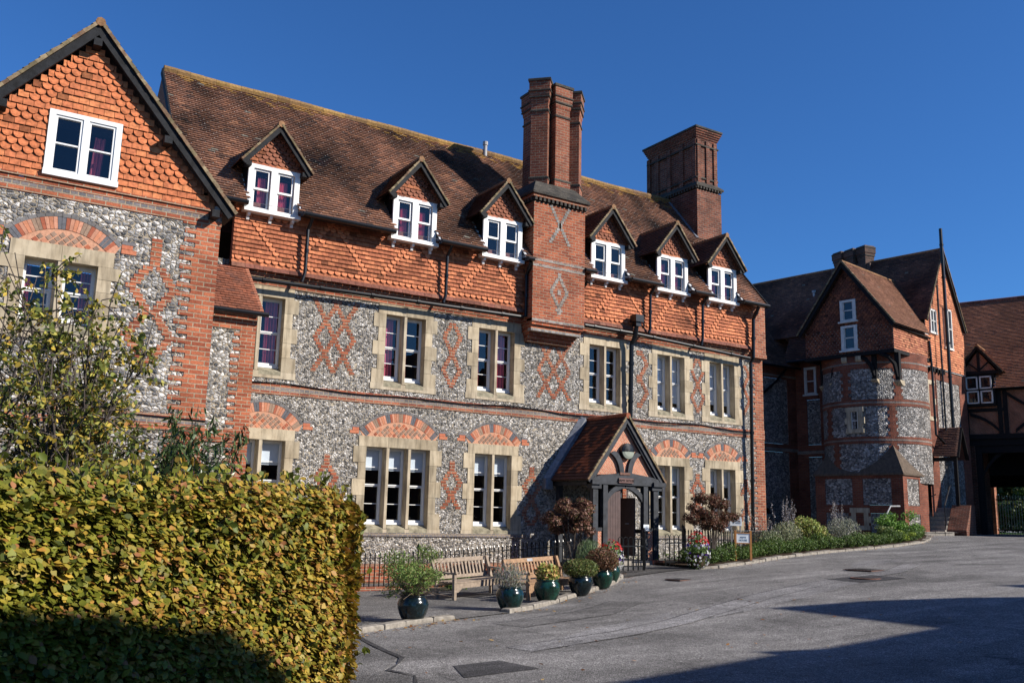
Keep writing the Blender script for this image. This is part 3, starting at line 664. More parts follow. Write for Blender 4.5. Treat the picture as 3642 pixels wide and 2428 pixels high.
# ---- dormers
def shp_d(i,r): return r>=1 and abs(i)<=3.5
def dormer(c, cur_, k):
    d=MB()
    for s in (-1,1):                         # cheeks
        u=c+s*.57; d.hexa([F0.p(u-.02,.27,6.5),F0.p(u+.02,.27,6.5),F0.p(u+.02,-.9,6.5),F0.p(u-.02,-.9,6.5),F0.p(u-.02,.27,7.62),F0.p(u+.02,.27,7.62),F0.p(u+.02,-.9,7.62),F0.p(u-.02,-.9,7.62)])
    dm=d.build('dormer',M['timber_dark'],house)
    g=MB(); A_=8.50; sl=1.25
    tiles(g,(c,19.70,7.56),(1,0,0),(0,0,1),(0,-1,0),.95,lambda v:(-(A_-7.56-v)/sl,(A_-7.56-v)/sl),.092,.155,
          c_hung(base=((.36,.13,.06),(.28,.10,.05),(.30,.1,.055)),sc=(.22,.085,.05),shp=(lambda i,r:(r in (1,2,4,5,6) if k%2 else r>=1) and abs(i+.5)<3.2-r*.25),dk=.2,seed=k),
          shape=(lambda i,r:(r in (1,2,4,5,6) if k%2 else r>=1) and abs(i+.5)<3.2-r*.25),lift=.03)
    g.face([F0.p(c-.6,.27,7.55),F0.p(c+.6,.27,7.55),F0.p(c,.27,8.36)],(.15,.07,.05))
    g.build('gable_tiles',M['tile'],dm)
    gable(F0,c,.80,7.53,8.53,.56,lambda z:20-ymain(z)-.06,dm,c_roof(.6,k+5),gauge=.098,barge=.10)
    p=MB()
    for s in (-1,1): p.box(F0,c+s*.64-.06,c+s*.64+.06,.28,.5,7.46,7.56)
    split_build(p,'purlin_end',M['timber'],dm)
    f=MB(); d0,d1=.2,.33
    f.box(F0,c-.59,c-.47,d0,d1,6.56,7.58); f.box(F0,c+.47,c+.59,d0,d1,6.56,7.58); f.box(F0,c-.075,c+.075,d0,d1,6.56,7.49); f.box(F0,c-.47,c+.47,d0,d1,7.49,7.58)
    f.box(F0,c-.64,c+.64,d0-.05,d1+.06,6.47,6.555)
    for u in (-.5,0,.5):
        f.prism(Fr(F0.p(c+u,0,0),(0,-1,0),(1,0,0)),[(.16,6.30),(.21,6.31),(.23,6.35),(.20,6.375),(.28,6.40),(.31,6.465),(.15,6.465)],-.032,.032)
    gl=MB(); cu=MB(); rm=MB()
    for (a,b) in ((c-.47,c-.075),(c+.075,c+.47)):
        zm=7.03
        for (s0,s1,dd) in ((zm-.02,7.48,.285),(6.565,zm+.01,.255)):
            f.box(F0,a+.02,a+.055,dd-.03,dd,s0,s1); f.box(F0,b-.055,b-.02,dd-.03,dd,s0,s1); f.box(F0,a+.055,b-.055,dd-.03,dd,s1-.035,s1); f.box(F0,a+.055,b-.055,dd-.03,dd,s0,s0+.045)
            gl.face([F0.p(a+.05,dd-.02,s0+.03),F0.p(b-.05,dd-.02,s0+.03),F0.p(b-.05,dd-.02,s1-.03),F0.p(a+.05,dd-.02,s1-.03)])
        if cur_:
            x0=a+.1+.05*(b<c); N=12
            for q in range(N):
                e0=x0+.2*q/N; e1=x0+.2*(q+1)/N; cu.face([F0.p(e0,.12+.02*math.sin(q*2.1),6.56),F0.p(e1,.12+.02*math.sin((q+1)*2.1),6.56),F0.p(e1,.12+.02*math.sin((q+1)*2.1),7.35),F0.p(e0,.12+.02*math.sin(q*2.1),7.35)])
    wf=f.build('window',M['white'],dm); gl.build('pane',M['glass'],dm)
    if cu.f: cu.build('curtain',M['curtain'],dm)
    rm.box(F0,c-.56,c+.56,-.55,-.5,6.5,7.6); rm.build('room_shade',M['dark'],dm)
    le=MB()
    for s in (-1,1): le.hexa([F0.p(c+s*.60-.01,.28,6.62),F0.p(c+s*.60+.01,.28,6.62),F0.p(c+s*.72,.40,6.66),F0.p(c+s*.70,.42,6.66),F0.p(c+s*.60-.01,.0,7.15),F0.p(c+s*.60+.01,.0,7.15),F0.p(c+s*.70,.02,7.1),F0.p(c+s*.68,.03,7.1)])
    le.build('lead_apron',M['lead'],dm)
for k,c in enumerate(DC): dormer(c, k in (0,1,4,5), k)
# ---- gutters and downpipes
mb=MB(); segs=[(4.1,DC[0]-.62),(DC[0]+.62,DC[1]-.62),(DC[1]+.62,DC[2]-.62),(DC[2]+.62,12.93),(14.6,DC[3]-.62),(DC[3]+.62,DC[4]-.62),(DC[4]+.62,DC[5]-.62),(DC[5]+.62,21.68)]
for a,b in segs:
    if b-a>.05: mb.tube([(a,19.40,6.57),(b,19.40,6.57)],.055,8); mb.box(F0,a,b,.42,.56,6.53,6.60)
split_build(mb,'gutter',M['black'],house)
def dp(pts,r=.04,nm='downpipe'):
    m=MB(); pipe(m,pts,r); return m.build(nm,M['black'],house)
for u,z0 in ((6.92,5.02),(10.52,5.06),(17.1,5.12),(19.13,5.02)): dp([(u+.03,19.46,6.55),(u,19.66,6.3),(u,19.68,5.3),(u-.06,19.68,z0+.05)])
dp([(12.86,19.45,6.5),(12.88,19.68,6.2),(12.88,19.68,5.1),(12.75,19.7,5.08)])
dp([(14.75,19.5,6.3),(14.7,19.66,6.1),(14.7,19.68,5.2),(14.8,19.7,5.12)])
dp([(5.35,19.72,4.97),(8,19.72,5.02),(12.8,19.72,5.08)],.05); dp([(14.72,19.72,5.13),(16.5,19.72,5.12),(21.1,19.72,4.92)],.05)
dp([(21.25,19.42,6.5),(21.25,19.66,6.15),(21.25,19.70,4.95),(21.22,19.78,4.8),(21.22,19.86,-.9)],.055)
dp([(16.56,19.62,5.35),(16.56,19.68,5.05),(16.52,19.8,4.8),(16.52,19.86,2.7)],.065)
mb=MB(); mb.box(Fr((16.56,19.62,0),(1,0,0),(0,-1,0)),-.14,.14,-.12,.14,5.42,5.62); mb.box(Fr((16.56,19.62,0),(1,0,0),(0,-1,0)),-.09,.09,-.09,.09,5.3,5.42); mb.build('rainwater_hopper',M['black'],house)
mb=MB(); pts=[]
for i in range(70):
    u=5.6+i*(21.3-5.6)/69; pts.append((u,19.955,2.735+.045*math.sin(i*.35)*math.sin(i*.11+1)))
mb.tube(pts,.014,5); mb.tube([(p[0],19.95,p[2]-.03+.03*math.sin(i*.5)) for i,p in enumerate(pts[20:])],.009,5); mb.build('wall_cable',M['black'],house)
# ---- chimney A (clustered shafts) on the front wall
st=MB(); uA,uB=12.93,14.60
for k in range(6): e=.44*(k+1)/6.; st.box(F0,uA+.12-.02*k,uB-.12+.02*k,-.1,.08+e,4.50+.077*k+.001,4.50+.077*(k+1)-.012*(k%2))
st.box(F0,uA,uB,-1.9,.55,4.955,8.18)
st.box(F0,uA-.06,uB+.06,-1.9,.61,8.30,8.38)
ch=st.build('clustered_chimney',M['brick_stack'],house)
st=MB()
for k in range(13): u=uA-.02+k*.135; st.box(F0,u,u+.07,.54,.63,8.2,8.30)
for k in range(12): st.box(Fr((uA,0,0),(0,1,0),(-1,0,0)),19.5+k*.135,19.57+k*.135,-.01,.05,8.2,8.30)
st.box(F0,uA-.1,uB+.1,-1.9,.66,8.38,8.45)
st.hexa([F0.p(uA-.1,.66,8.45),F0.p(uB+.1,.66,8.45),F0.p(uB+.1,-1.9,8.45),F0.p(uA-.1,-1.9,8.45),F0.p(uA+.2,.3,8.85),F0.p(uB-.2,.3,8.85),F0.p(uB-.2,-1.6,8.85),F0.p(uA+.2,-1.6,8.85)])
st.build('weathering',M['header_dark'],ch)
st=MB()
for z in (6.42,6.575): st.box(F0,uA-.001,uB,.55,.556,z,z+.07)
def dia(z0,n,fn):
    for r in range(n):
        for x in fn(r): st.box(F0,13.77+x-.052,13.77+x+.052,.55,.557,z0+r*.075+.003,z0+r*.075+.072)
dia(5.22,15,lambda r:[0] if r in (0,2,13,14) else ([-.06,.06] if r in (1,3,12) else ([0.]+[-.27+abs(r-7.5)*.05,.27-abs(r-7.5)*.05] if r in (7,8) else [-.27+abs(r-7.5)*.05,.27-abs(r-7.5)*.05])))
dia(7.12,14,lambda r:[(r-6.5)*.045,-(r-6.5)*.045])
for k,z in enumerate((4.975,4.735)): st.box(F0,uA+.035*k,uB-.035*k,.3,.557-.10*k,z-.0,z+.07)
st.build('header_pattern',M['header_pale'],ch)
def shaft(mb,m2,cx,cy,side,rot,z0,zt):
    R=side/2*math.sqrt(2); c=(cx,cy,0)
    prof=[(R*1.1,z0-.3),(R*1.1,z0+.25),(R,z0+.32),(R,zt-1.0)]
    mb.lathe(c,prof+[(R,zt-.75),(R*1.08,zt-.7),(R*1.1,zt-.62),(R*1.22,zt-.5),(R*1.24,zt-.12),(R*1.1,zt-.05)],4,rot=rot)
    for a,b,k in ((z0+.25,z0+.31,1.16),(zt-1.0,zt-.94,1.1),(zt-.60,zt-.55,1.24),(zt-.42,zt-.37,1.34),(zt-.12,zt-.04,1.36)): m2.lathe(c,[(R*k*.98,a),(R*k,a+.01),(R*k,b-.015),(R*k*.96,b)],4,rot=rot)
a=MB(); b=MB(); q4=math.pi/4
shaft(a,b,13.5,20.05,.47,0,8.75,11.95); shaft(a,b,14.01,19.96,.47,q4,8.75,11.86); shaft(a,b,14.56,20.04,.47,0,8.75,11.84); shaft(a,b,13.87,20.9,.48,q4,8.75,12.0)
a.box(F0,13.7,14.4,-1.0,-.15,8.7,11.3); split_build(a,'shafts',M['brick_shaft'],ch); split_build(b,'shaft_moulding',M['header_dark'],ch)
# ---- chimney B (panelled stack) on the rear slope
FB=Fr((0,21.53,0),(1,0,0),(0,-1,0)); a=MB(); b=MB()
a.box(FB,20.77,21.87,-2.55,0,8.2,10.82); a.box(FB,20.87,21.77,-2.5,-.1,10.9,12.62)
for u in (20.87,21.27,21.62): a.box(FB,u,u+.15,-.1,-.05,11.0,12.62)
for y in (0,.62,1.24,1.86,2.3): a.box(Fr((20.87,21.63+y,0),(0,1,0),(-1,0,0)),0,.17,0,.05,11.0,12.62)
for k in range(5): e=.02+.03*k; a.box(FB,20.87-e,21.77+e,-2.5-e,-.1+e,12.62+.07*k+.001,12.62+.07*(k+1))
cb=a.build('panelled_chimney',M['brick_old'],house)
for k in range(9): b.box(FB,20.75+k*.13,20.81+k*.13,-.0,.06,10.84,10.92)
for k in range(19): b.box(Fr((20.77,21.5+k*.135,0),(0,1,0),(-1,0,0)),0,.06,0,.06,10.84,10.92)
b.box(FB,20.70,21.94,-2.6,.07,10.92,10.98); b.hexa([FB.p(20.70,.07,10.98),FB.p(21.94,.07,10.98),FB.p(21.94,-2.6,10.98),FB.p(20.70,-2.6,10.98),FB.p(20.87,-.1,11.15),FB.p(21.77,-.1,11.15),FB.p(21.77,-2.5,11.15),FB.p(20.87,-2.5,11.15)])
b.box(FB,20.80,21.84,-2.56,-.04,12.40,12.45); b.box(FB,20.70,21.93,-2.68,.07,12.975,13.04); b.box(FB,20.82,21.82,-2.54,-.06,11.25,11.30)
b.build('stack_moulding',M['header_dark'],cb)
b=MB(); b.hexa([FB.p(20.70,.12,8.86),FB.p(21.95,.12,8.86),FB.p(21.95,-.02,9.05),FB.p(20.70,-.02,9.05),FB.p(20.70,.10,8.92),FB.p(21.95,.10,8.92),FB.p(21.95,-.04,9.1),FB.p(20.70,-.04,9.1)])
b.bar((20.73,21.5,9.12),(20.73,22.9,10.78),.1,.03); b.build('lead_flashing',M['lead'],cb)
# ---- return bay beside the wing
FR=Fr((0,18.6,0),(1,0,0),(0,-1,0))
m=MB(); wall(m,FR,3.8,5.58,-2,3.98); m.face([FR.p(5.58,0,-2),FR.p(5.58,-1.4,-2),FR.p(5.58,-1.4,4.1),FR.p(5.58,0,4.0)]); bay=m.build('stair_bay',M['flint_big'],house)
m=MB(); quoin(m,FR,5.58,1,.30,.46,-2,3.6); m.box(FR,3.8,5.59,0,.016,3.6,3.98); m.box(FR,3.8,5.60,0,.03,1.32,1.56)
m.build('bay_quoin',M['brick'],bay)
m=MB(); Lb=math.hypot(1.35,1.2); evb=V((0,1.35,1.2)).normalized(); enb=V((0,-1.2,1.35)).normalized()
tiles(m,(0,18.42,3.98),(1,0,0),evb,enb,Lb,lambda v:(3.8,5.66),.1,.165,c_roof(.4,9,base=((.26,.09,.05),(.2,.08,.05),(.3,.11,.06),(.16,.07,.05))),lift=.026)
m.face([(3.8,18.42,3.98),(5.66,18.42,3.98),(5.66,19.77,5.18),(3.8,19.77,5.18)],(.1,.05,.04)); m.hexa([(5.6,18.44,3.96),(5.67,18.44,3.96),(5.67,19.8,5.17),(5.6,19.8,5.17),(5.6,18.42,4.0),(5.67,18.42,4.0),(5.67,19.78,5.21),(5.6,19.78,5.21)],(.3,.12,.07))
m.build('bay_roof',M['tile'],bay); m=MB(); m.tube([(3.8,18.36,3.93),(5.75,18.36,3.93)],.05,8); m.build('gutter',M['black'],bay)
# ================================================================= LEFT WING
FW=Fr((0,15,0),(1,0,0),(0,-1,0))
wing=thing('gabled_wing',(1.7,15,G(1)),'orange tile-hung gable wing over white flint cobbles, behind the small yellow-leaved tree','building')
WL=[(1.02,1.44),(1.56,2.02)]
m=MB(); wall(m,FW,-5.5,3.79,-2.2,4.58,[(1.02,2.02,2.62,3.60),(1.02,2.02,-.9,.4)]); m.face([(3.79,15,-2.2),(3.79,20,-2.2),(3.79,20,5.0),(3.79,15,5.0)])
m.build('cobble_wall',M['flint_big'],wing)
m=MB(); quoin(m,FW,3.79,1,.40,.58,-2,4.56); m.box(FW,-5.5,3.80,0,.016,4.56,4.635); m.box(FW,-5.5,3.80,0,.02,4.71,4.78); m.box(FW,-5.5,3.81,0,.05,4.79,4.83)
m.box(FW,-5.5,3.80,0,.03,1.20,1.30); m.box(FW,-5.5,3.80,0,.03,1.38,1.44)
lattice(m,FW,2.83,2.2,25,[lambda r:0 if r>=20 else (.05+zig(5,.27)(r) if zig(5,.27)(r)>0 else .05-zig(5,.27)(r)),lambda r:0 if r>=20 else (-.05-abs(zig(5,.27)(r)))],bw=.15,h=.0765)
m.build('brick_dressing',M['brick'],wing)
m=MB(); m.box(FW,-5.5,3.80,0,.014,4.635,4.71); m.box(FW,-5.5,3.80,0,.028,1.30,1.38); m.build('header_course',M['header'],wing)
m=MB(); arch(m,FW,.70,2.32,3.98,4.33,rt=.19,hd=.055,grey=3); m.build('relieving_arch',M['arch'],wing)
stone_window(FW,WL,3.60,2.72,3.84,2.40,wing,short=.2,long=.32,rows=4,curtain=[(0,.3),(.6,1)]); stone_window(FW,WL,.4,-.75,.64,-1.0,wing,short=.2,long=.32,rows=4)
def shp_w(i,r):
    if r in (3,4,5,8,9): return True
    a=abs((i+(1 if r%2 else .5))*.15); k=(20-r)*.105   # nested chevrons high in the gable
    return 11<=r<=18 and abs(a-k*.72)<.085
WC=1.64
m=MB(); WO=(1.13,2.13,4.90,5.92)
tiles(m,(WC,15,4.83),(1,0,0),(0,0,1),(0,-1,0),2.5,lambda v:(-(7.18-4.83-v)/1.135,(7.18-4.83-v)/1.135),.107,.15,c_hung(base=((.44,.145,.06),(.39,.125,.055),(.48,.17,.07)),sc=(.45,.145,.06),shp=shp_w,dk=.12),shape=shp_w,skip=lambda u,v:WO[0]<u+WC<WO[1] and WO[2]<4.83+v<WO[3],lift=.03)
wall(m,FW,-.55,3.75,4.83,4.9); wall(m,FW,WC-1.9,WO[0],4.9,5.1); wall(m,FW,WO[1],WC+1.9,4.9,5.1)
m.face([FW.p(WO[0],-.0,4.9),FW.p(WC-2.1,0,4.9),FW.p(WC-1.05,0,5.98),FW.p(WO[0],0,5.98)],(.2,.08,.04)); m.face([FW.p(WO[1],0,4.9),FW.p(WC+2.1,0,4.9),FW.p(WC+1.05,0,5.98),FW.p(WO[1],0,5.98)],(.2,.08,.04)); m.face([FW.p(WC-1.1,0,5.93),FW.p(WC+1.1,0,5.93),FW.p(WC,0,7.15)],(.2,.08,.04))
m.build('gable_tiles',M['tile'],wing)
m=MB(); a,b,z0,z1=WO; d0,d1=-.04,.05
m.box(FW,a-.02,a+.07,d0,d1,z0,z1); m.box(FW,b-.07,b+.02,d0,d1,z0,z1); m.box(FW,a+.07,b-.07,d0,d1,z1-.07,z1); m.box(FW,a-.03,b+.03,d0,d1+.04,z0-.03,z0+.06); mm=(a+b)/2; m.box(FW,mm-.04,mm+.04,d0,d1,z0+.06,z1-.07)
gl=MB(); cu=MB()
for (p,q) in ((a+.07,mm-.04),(mm+.04,b-.07)):
    for (x,y) in ((p,p+.035),(q-.035,q)): m.box(FW,x,y,d0,d1-.02,z0+.06,z1-.07)
    m.box(FW,p+.035,q-.035,d0,d1-.02,z1-.105,z1-.07); m.box(FW,p+.035,q-.035,d0,d1-.02,z0+.06,z0+.10); m.box(FW,p+.035,q-.035,d0,d1-.03,(z0+z1)/2-.012,(z0+z1)/2+.012)
    gl.face([FW.p(p+.03,-.01,z0+.08),FW.p(q-.03,-.01,z0+.08),FW.p(q-.03,-.01,z1-.08),FW.p(p+.03,-.01,z1-.08)])
for q in range(8): x=b-.36+.02*q+.0; cu.face([FW.p(x,-.25+.02*math.sin(q*2),z0),FW.p(x+.02,-.25+.02*math.sin(q*2+2),z0),FW.p(x+.06,-.25+.02*math.sin(q*2+2),z1-.2),FW.p(x+.04,-.25+.02*math.sin(q*2),z1-.2)])
ww=m.build('window',M['white'],wing); gl.build('pane',M['glass'],ww); cu.build('curtain',M['curtain'],ww); m=MB(); m.box(FW,a-.2,b+.2,-1.0,-.95,z0-.2,z1+.1); m.build('room_shade',M['dark'],ww)
gable(FW,WC+.01,2.31,4.76,7.43,.19,lambda z:-6.5,wing,c_roof(.5,12,base=((.24,.12,.07),(.18,.09,.055),(.3,.18,.09),(.2,.14,.07))),barge=.125,bw=.06,depth_t=.05)
m=MB(); 
for (u,z) in ((WC,7.10),(WC+1.17,5.78),(WC-1.17,5.78),(WC+2.0,4.72)): m.box(FW,u-.06,u+.06,.0,.24,z-.07,z+.05)
split_build(m,'purlin_end',M['timber'],wing)
m=MB(); m.tube([(-4,14.965,1.37),(-1,14.965,1.40),(1.5,14.96,1.37),(2.8,14.96,1.40),(3.8,14.96,1.37)],.012,5); m.build('wall_cable',M['black'],wing)
# ================================================================= PORCH
PU=15.16
_pb=c_roof(.35,20,base=((.085,.036,.028),(.06,.03,.025),(.11,.045,.03)))
def c_porch(u,v,i,r):                        # orange tiles laid as a lattice among the dark ones
    if 1<r<17 and ((i-r//2)%7==0 or (i+(r+1)//2)%7==0 or i%7==3) and rnd.random()<.85: return tint((.27,.085,.04),rnd.uniform(.7,1.1))
    return _pb(u,v,i,r)
porch=thing('entrance_porch',(PU,18.4,G(15)),'black timber entrance porch with a steep tiled gable roof and herringbone brick infill','porch')
gable(F0,PU,1.24,.93,2.58,1.70,lambda z:-.02,porch,c_porch,gauge=.105,barge=.10,bw=.05,depth_t=.045,rcol=(.32,.10,.05),bmat='porch_oak')
T0=1.50; m=MB()
def post(mb,u,wd,d0,d1,z0,z1): mb.box(F0,u-wd/2,u+wd/2,d0,d1,z0,z1)
for u,wd in ((14.18,.15),(14.49,.14),(15.79,.14),(16.13,.16)):
    post(m,u,wd,T0,T0+.14,-1.0 if u<15.9 else -1.05,.86)
post(m,14.18,.13,.05,.18,-1.1,.86); post(m,16.13,.13,.05,.18,-1.1,.86)
split_build(m,'post',M['porch_oak'],porch)
m=MB(); m.prism(F0,[(14.02,.85),(16.38,.85),(16.38,.98),(16.0,1.07),(PU,1.17),(14.35,1.07),(14.02,.98)],T0-.02,T0+.16)
m.box(F0,14.02,14.3,T0-.05,T0+.22,.84,.95); m.box(F0,16.0,16.4,T0-.05,T0+.22,.84,.95); m.box(F0,14.04,14.34,T0-.02,T0+.17,.74,.84); m.box(F0,15.98,16.3,T0-.02,T0+.17,.74,.84)
for u in (14.10,16.2): m.box(F0,u-.06,u+.06,.0,T0-.05,.82,.93)
for u in (14.14,16.16): m.box(F0,u-.05,u+.05,.18,T0,-.34,-.24)
m.build('tie_beam',M['porch_oak'],porch)
m=MB()                                       # door arch
for s in (-1,1):
    pts=[]; 
    for q in range(9):
        t=q/8; pts.append((PU-.02+s*(.55-.55*t**1.35 if True else 0), .44+.34*math.sin(t*1.35)/math.sin(1.35)))
    out=[(PU-.02+s*.58,.84 if False else .50)]+[(x+s*.10*(1-.3*i/8)+0,z+.11) for i,(x,z) in enumerate(pts)]
    for q in range(8):
        a,b=pts[q],pts[q+1]; c_,d_=out[q+2 if q+2<len(out) else -1],out[q+1]
        m.prism(F0,[a,b,(b[0]+s*.05,b[1]+.115),(a[0]+s*.05,a[1]+.115)],T0+.01,T0+.11)
    for q in range(6):
        t0=q/6*1.3; t1=(q+1)/6*1.3; R_=.62; cx=PU+s*.70; cz=1.13  # curved gable braces
        f=lambda t,r:(cx-s*r*math.sin(1.45-t)*1.0, cz-.0+ (r*math.sin(t))*1.0 )
        m.prism(F0,[(PU+s*(.06+.40*(1-math.cos(t0))),1.13+.56*math.sin(t0)/math.sin(1.3)),(PU+s*(.06+.40*(1-math.cos(t1))),1.13+.56*math.sin(t1)/math.sin(1.3)),(PU+s*(.19+.42*(1-math.cos(t1))),1.11+.56*math.sin(t1)/math.sin(1.3)-.04),(PU+s*(.19+.42*(1-math.cos(t0))),1.11+.56*math.sin(t0)/math.sin(1.3)-.04)],T0+.04,T0+.12)
    m.bar(F0.p(PU+s*1.02,T0+.07+.002*s,1.04),F0.p(PU,T0+.07+.002*s,2.42),.10,.12,up=(0,-1,0))
split_build(m,'curved_brace',M['porch_oak'],porch)
m=MB(); m.prism(F0,[(PU-.92,1.08),(PU,1.14),(PU+.92,1.08),(PU,2.34)],T0+.0,T0+.045); m.build('gable_infill',M['herring'],porch)
m=MB()
for (a,b) in ((14.26,14.41),(15.87,16.04)): m.box(F0,a,b,T0+.03,T0+.10,-1.0,-.28)
split_build(m,'brick_panel',M['herring'],porch)
m=MB()
for (a,b) in ((14.26,14.41),(15.87,16.04)): m.box(F0,a,b,T0+.02,T0+.12,-.28,-.20)
for (a,b) in ((14.26,14.41),(15.87,16.05)): m.box(F0,a,b,T0-.06,T0-.03,-.2,.74)
split_build(m,'side_rail',M['porch_oak'],porch)
m=MB()                                       # open left leaf, planked
for k in range(6):
    u0_=14.57+k*.082; zt_=.50+.27*math.sin(min(1,(u0_+.04-14.57)/.55)*1.5); m.box(F0,u0_,u0_+.076,T0-.02,T0+.02,-.90,zt_)
m.box(F0,14.57,15.06,T0-.03,T0-.021,-.9,.5)
dl=m.build('door',M['door'],porch); m=MB(); m.box(F0,14.60,15.04,T0+.021,T0+.026,-.90,-.78); m.build('kick_plate',M['metal'],dl)
m=MB()                                       # inner wall, inner door
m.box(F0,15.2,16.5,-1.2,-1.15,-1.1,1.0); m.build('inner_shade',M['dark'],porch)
m=MB(); m.box(F0,16.33,16.45,.02,.06,-.95,.9); m.build('inner_brick_strip',M['brick'],porch)
m=MB(); m.box(F0,15.60,15.64,.35,1.40,-.9,.55); m.box(F0,16.45,16.5,.0,.05,-.95,.9); dr=m.build('door',M['door'],porch); m=MB(); m.tube([F0.p(15.59,1.2,-.1),F0.p(15.54,1.2,-.1),F0.p(15.54,1.12,-.1)],.01,6); m.build('door_handle',M['metal'],dr)
m=MB(); m.box(F0,14.5,16.0,-.3,1.75,-1.28,-1.0); m.box(F0,14.3,16.4,.0,1.55,-1.3,-1.02); m.build('threshold',M['kerb'],porch)
m=MB()
for k in range(7): m.box(F0,15.90+k*.05,15.94+k*.05,1.62,1.80,-1.12,-.99)
m.build('brick_kerb_edge',M['terracotta'],porch)
# lead abutment on the wall at the left
m=MB(); m.hexa([F0.p(13.78,.02,.90),F0.p(13.93,.12,.90),F0.p(15.05,.12,2.55),F0.p(14.98,.02,2.62),F0.p(13.72,.02,1.0),F0.p(13.86,.14,1.02),F0.p(14.99,.14,2.64),F0.p(14.9,.02,2.70)]); m.box(F0,13.72,13.95,.0,.14,.72,1.0)
m.build('lead_abutment',M['lead'],porch)
m=MB(); m.box(F0,14.87,15.33,1.67,1.70,.90,1.02); pq=m.build('name_plaque',M['plaque'],porch)
text('ARMY HOUSE','lettering',F0.p(15.1,1.704,.957),.085,frm(F0),M['dark'],pq)
m=MB(); m.box(F0,14.92,15.24,1.64,1.68,1.10,1.16); m.build('bracket_block',M['rust'],porch)
n_=MB(); n_.box(F0,15.70,15.88,1.645,1.652,-.26,-.11); nt_=n_.build('paper_notice',M['sign'],None); tag(nt_,'small pale blue notice fixed to the right hand post of the timber porch','notice')
for k in range(3): text('PLEASE','lettering' if k else 'lettering',F0.p(15.79,1.654,-.15-.035*k),.028,frm(F0),M['ink'],nt_,ext=.0006) if False else None
m=MB()
for k,(a,b) in enumerate(((.72,.86),(.715,.865),(.73,.85),(.74,.84))): m.box(F0,15.0+a,15.0+b,1.652,1.6535,-.145-.028*k,-.137-.028*k)
m.build('writing_lines',M['ink'],nt_)
lamp=thing('bulkhead_lamp',F0.p(PU+.03,1.56,1.70),'round black and opal bulkhead lamp in the gable of the porch','lamp')
FL=Fr(F0.p(PU+.03,1.55,1.70),(1,0,0),(0,-1,0))
def disc(mb,F,r0_,prof,a0=0,a1=2*math.pi,n=28):
    for i in range(len(prof)-1):
        for k in range(n):
            t0=a0+(a1-a0)*k/n; t1=a0+(a1-a0)*(k+1)/n; (ra,da),(rb,db)=prof[i],prof[i+1]
            mb.face([F.p(ra*math.cos(t0),da,ra*math.sin(t0)),F.p(ra*math.cos(t1),da,ra*math.sin(t1)),F.p(rb*math.cos(t1),db,rb*math.sin(t1)),F.p(rb*math.cos(t0),db,rb*math.sin(t0))])
m=MB(); disc(m,FL,0,[(.205,0),(.205,.10),(.19,.12)]); disc(m,FL,0,[(.20,.12),(.14,.15),(.01,.165)],-.05,math.pi+.05); m.build('lamp_housing',M['black'],lamp)
m=MB(); disc(m,FL,0,[(.195,.115),(.13,.14),(.01,.15)],math.pi,2*math.pi); m.build('diffuser',M['lampglass'],lamp)
# ================================================================= TOWER HOUSE
th=math.radians(10); TA=V((math.sin(th),-math.cos(th),0)); TN=V((-math.cos(th),-math.sin(th),0)); TO=V((34.46,24.01,0))
TF=Fr(TO,TA,TN); GE=Fr(TO,-TN,TA)
tower=thing('turreted_flint_house',(35,26,-.3),'shaded flint house with a round turret, an overhanging tile-hung gable and a steep dark roof','house')
def cylmesh(cx,cy,R,z0,z1,mat,name,parent,n=56,a0=0,a1=2*math.pi,nz=1):
    m=MB(); 
    for k in range(n):
        t0=a0+(a1-a0)*k/n; t1=a0+(a1-a0)*(k+1)/n
        m.face([(cx+R*math.cos(t0),cy+R*math.sin(t0),z0),(cx+R*math.cos(t1),cy+R*math.sin(t1),z0),(cx+R*math.cos(t1),cy+R*math.sin(t1),z1),(cx+R*math.cos(t0),cy+R*math.sin(t0),z1)])
    o=m.build(name,mat,parent); uvl=o.data.uv_layers[0]
    for k in range(n):
        t0=a0+(a1-a0)*k/n; t1=a0+(a1-a0)*(k+1)/n
        for j,(t,z) in enumerate(((t0,z0),(t1,z0),(t1,z1),(t0,z1))): uvl.data[k*4+j].uv=(t*R,z)
    return o
tc=TF.p(-2.1,-2.25,0); TR=2.24
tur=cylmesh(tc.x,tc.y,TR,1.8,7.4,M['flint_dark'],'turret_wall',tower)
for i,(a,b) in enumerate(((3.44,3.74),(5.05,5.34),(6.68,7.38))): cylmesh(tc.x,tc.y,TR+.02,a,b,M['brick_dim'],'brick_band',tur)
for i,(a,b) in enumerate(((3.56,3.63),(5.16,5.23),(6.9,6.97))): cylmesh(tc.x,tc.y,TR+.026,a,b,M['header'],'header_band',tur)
angC=math.atan2(-TN.y,-TN.x)+math.pi         # direction of +n
def ang(s_):                                  # turret angle for coordinate s along the wall
    x=(s_+2.1)/TR; x=max(-1,min(1,x)); return math.asin(x)
def tpt(al,r,z): return tc+TN*(r*math.cos(al))+TA*(r*math.sin(al))+V((0,0,z))
m=MB()
for (s0,w1,w2,za,zb_) in ((-2.9,.28,.46,2.0,3.44),(-3.3,.3,.5,3.74,5.05),(-.55,.25,.42,2.0,5.05),(-2.3,.25,.5,5.34,6.68),(-.35,.25,.4,5.34,6.68)):
    z=za; k=0; al=ang(s0)
    while z<zb_-.01:
        w_=(w1 if (k//2)%2 else w2)/TR; m.face([tpt(al-w_/2,TR+.015,z),tpt(al,TR+.018,z),tpt(al,TR+.018,z+.075),tpt(al-w_/2,TR+.015,z+.075)]); m.face([tpt(al,TR+.018,z),tpt(al+w_/2,TR+.015,z),tpt(al+w_/2,TR+.015,z+.075),tpt(al,TR+.018,z+.075)]); z+=.075; k+=1
split_build(m,'brick_strip',M['brick_dim'],tur)
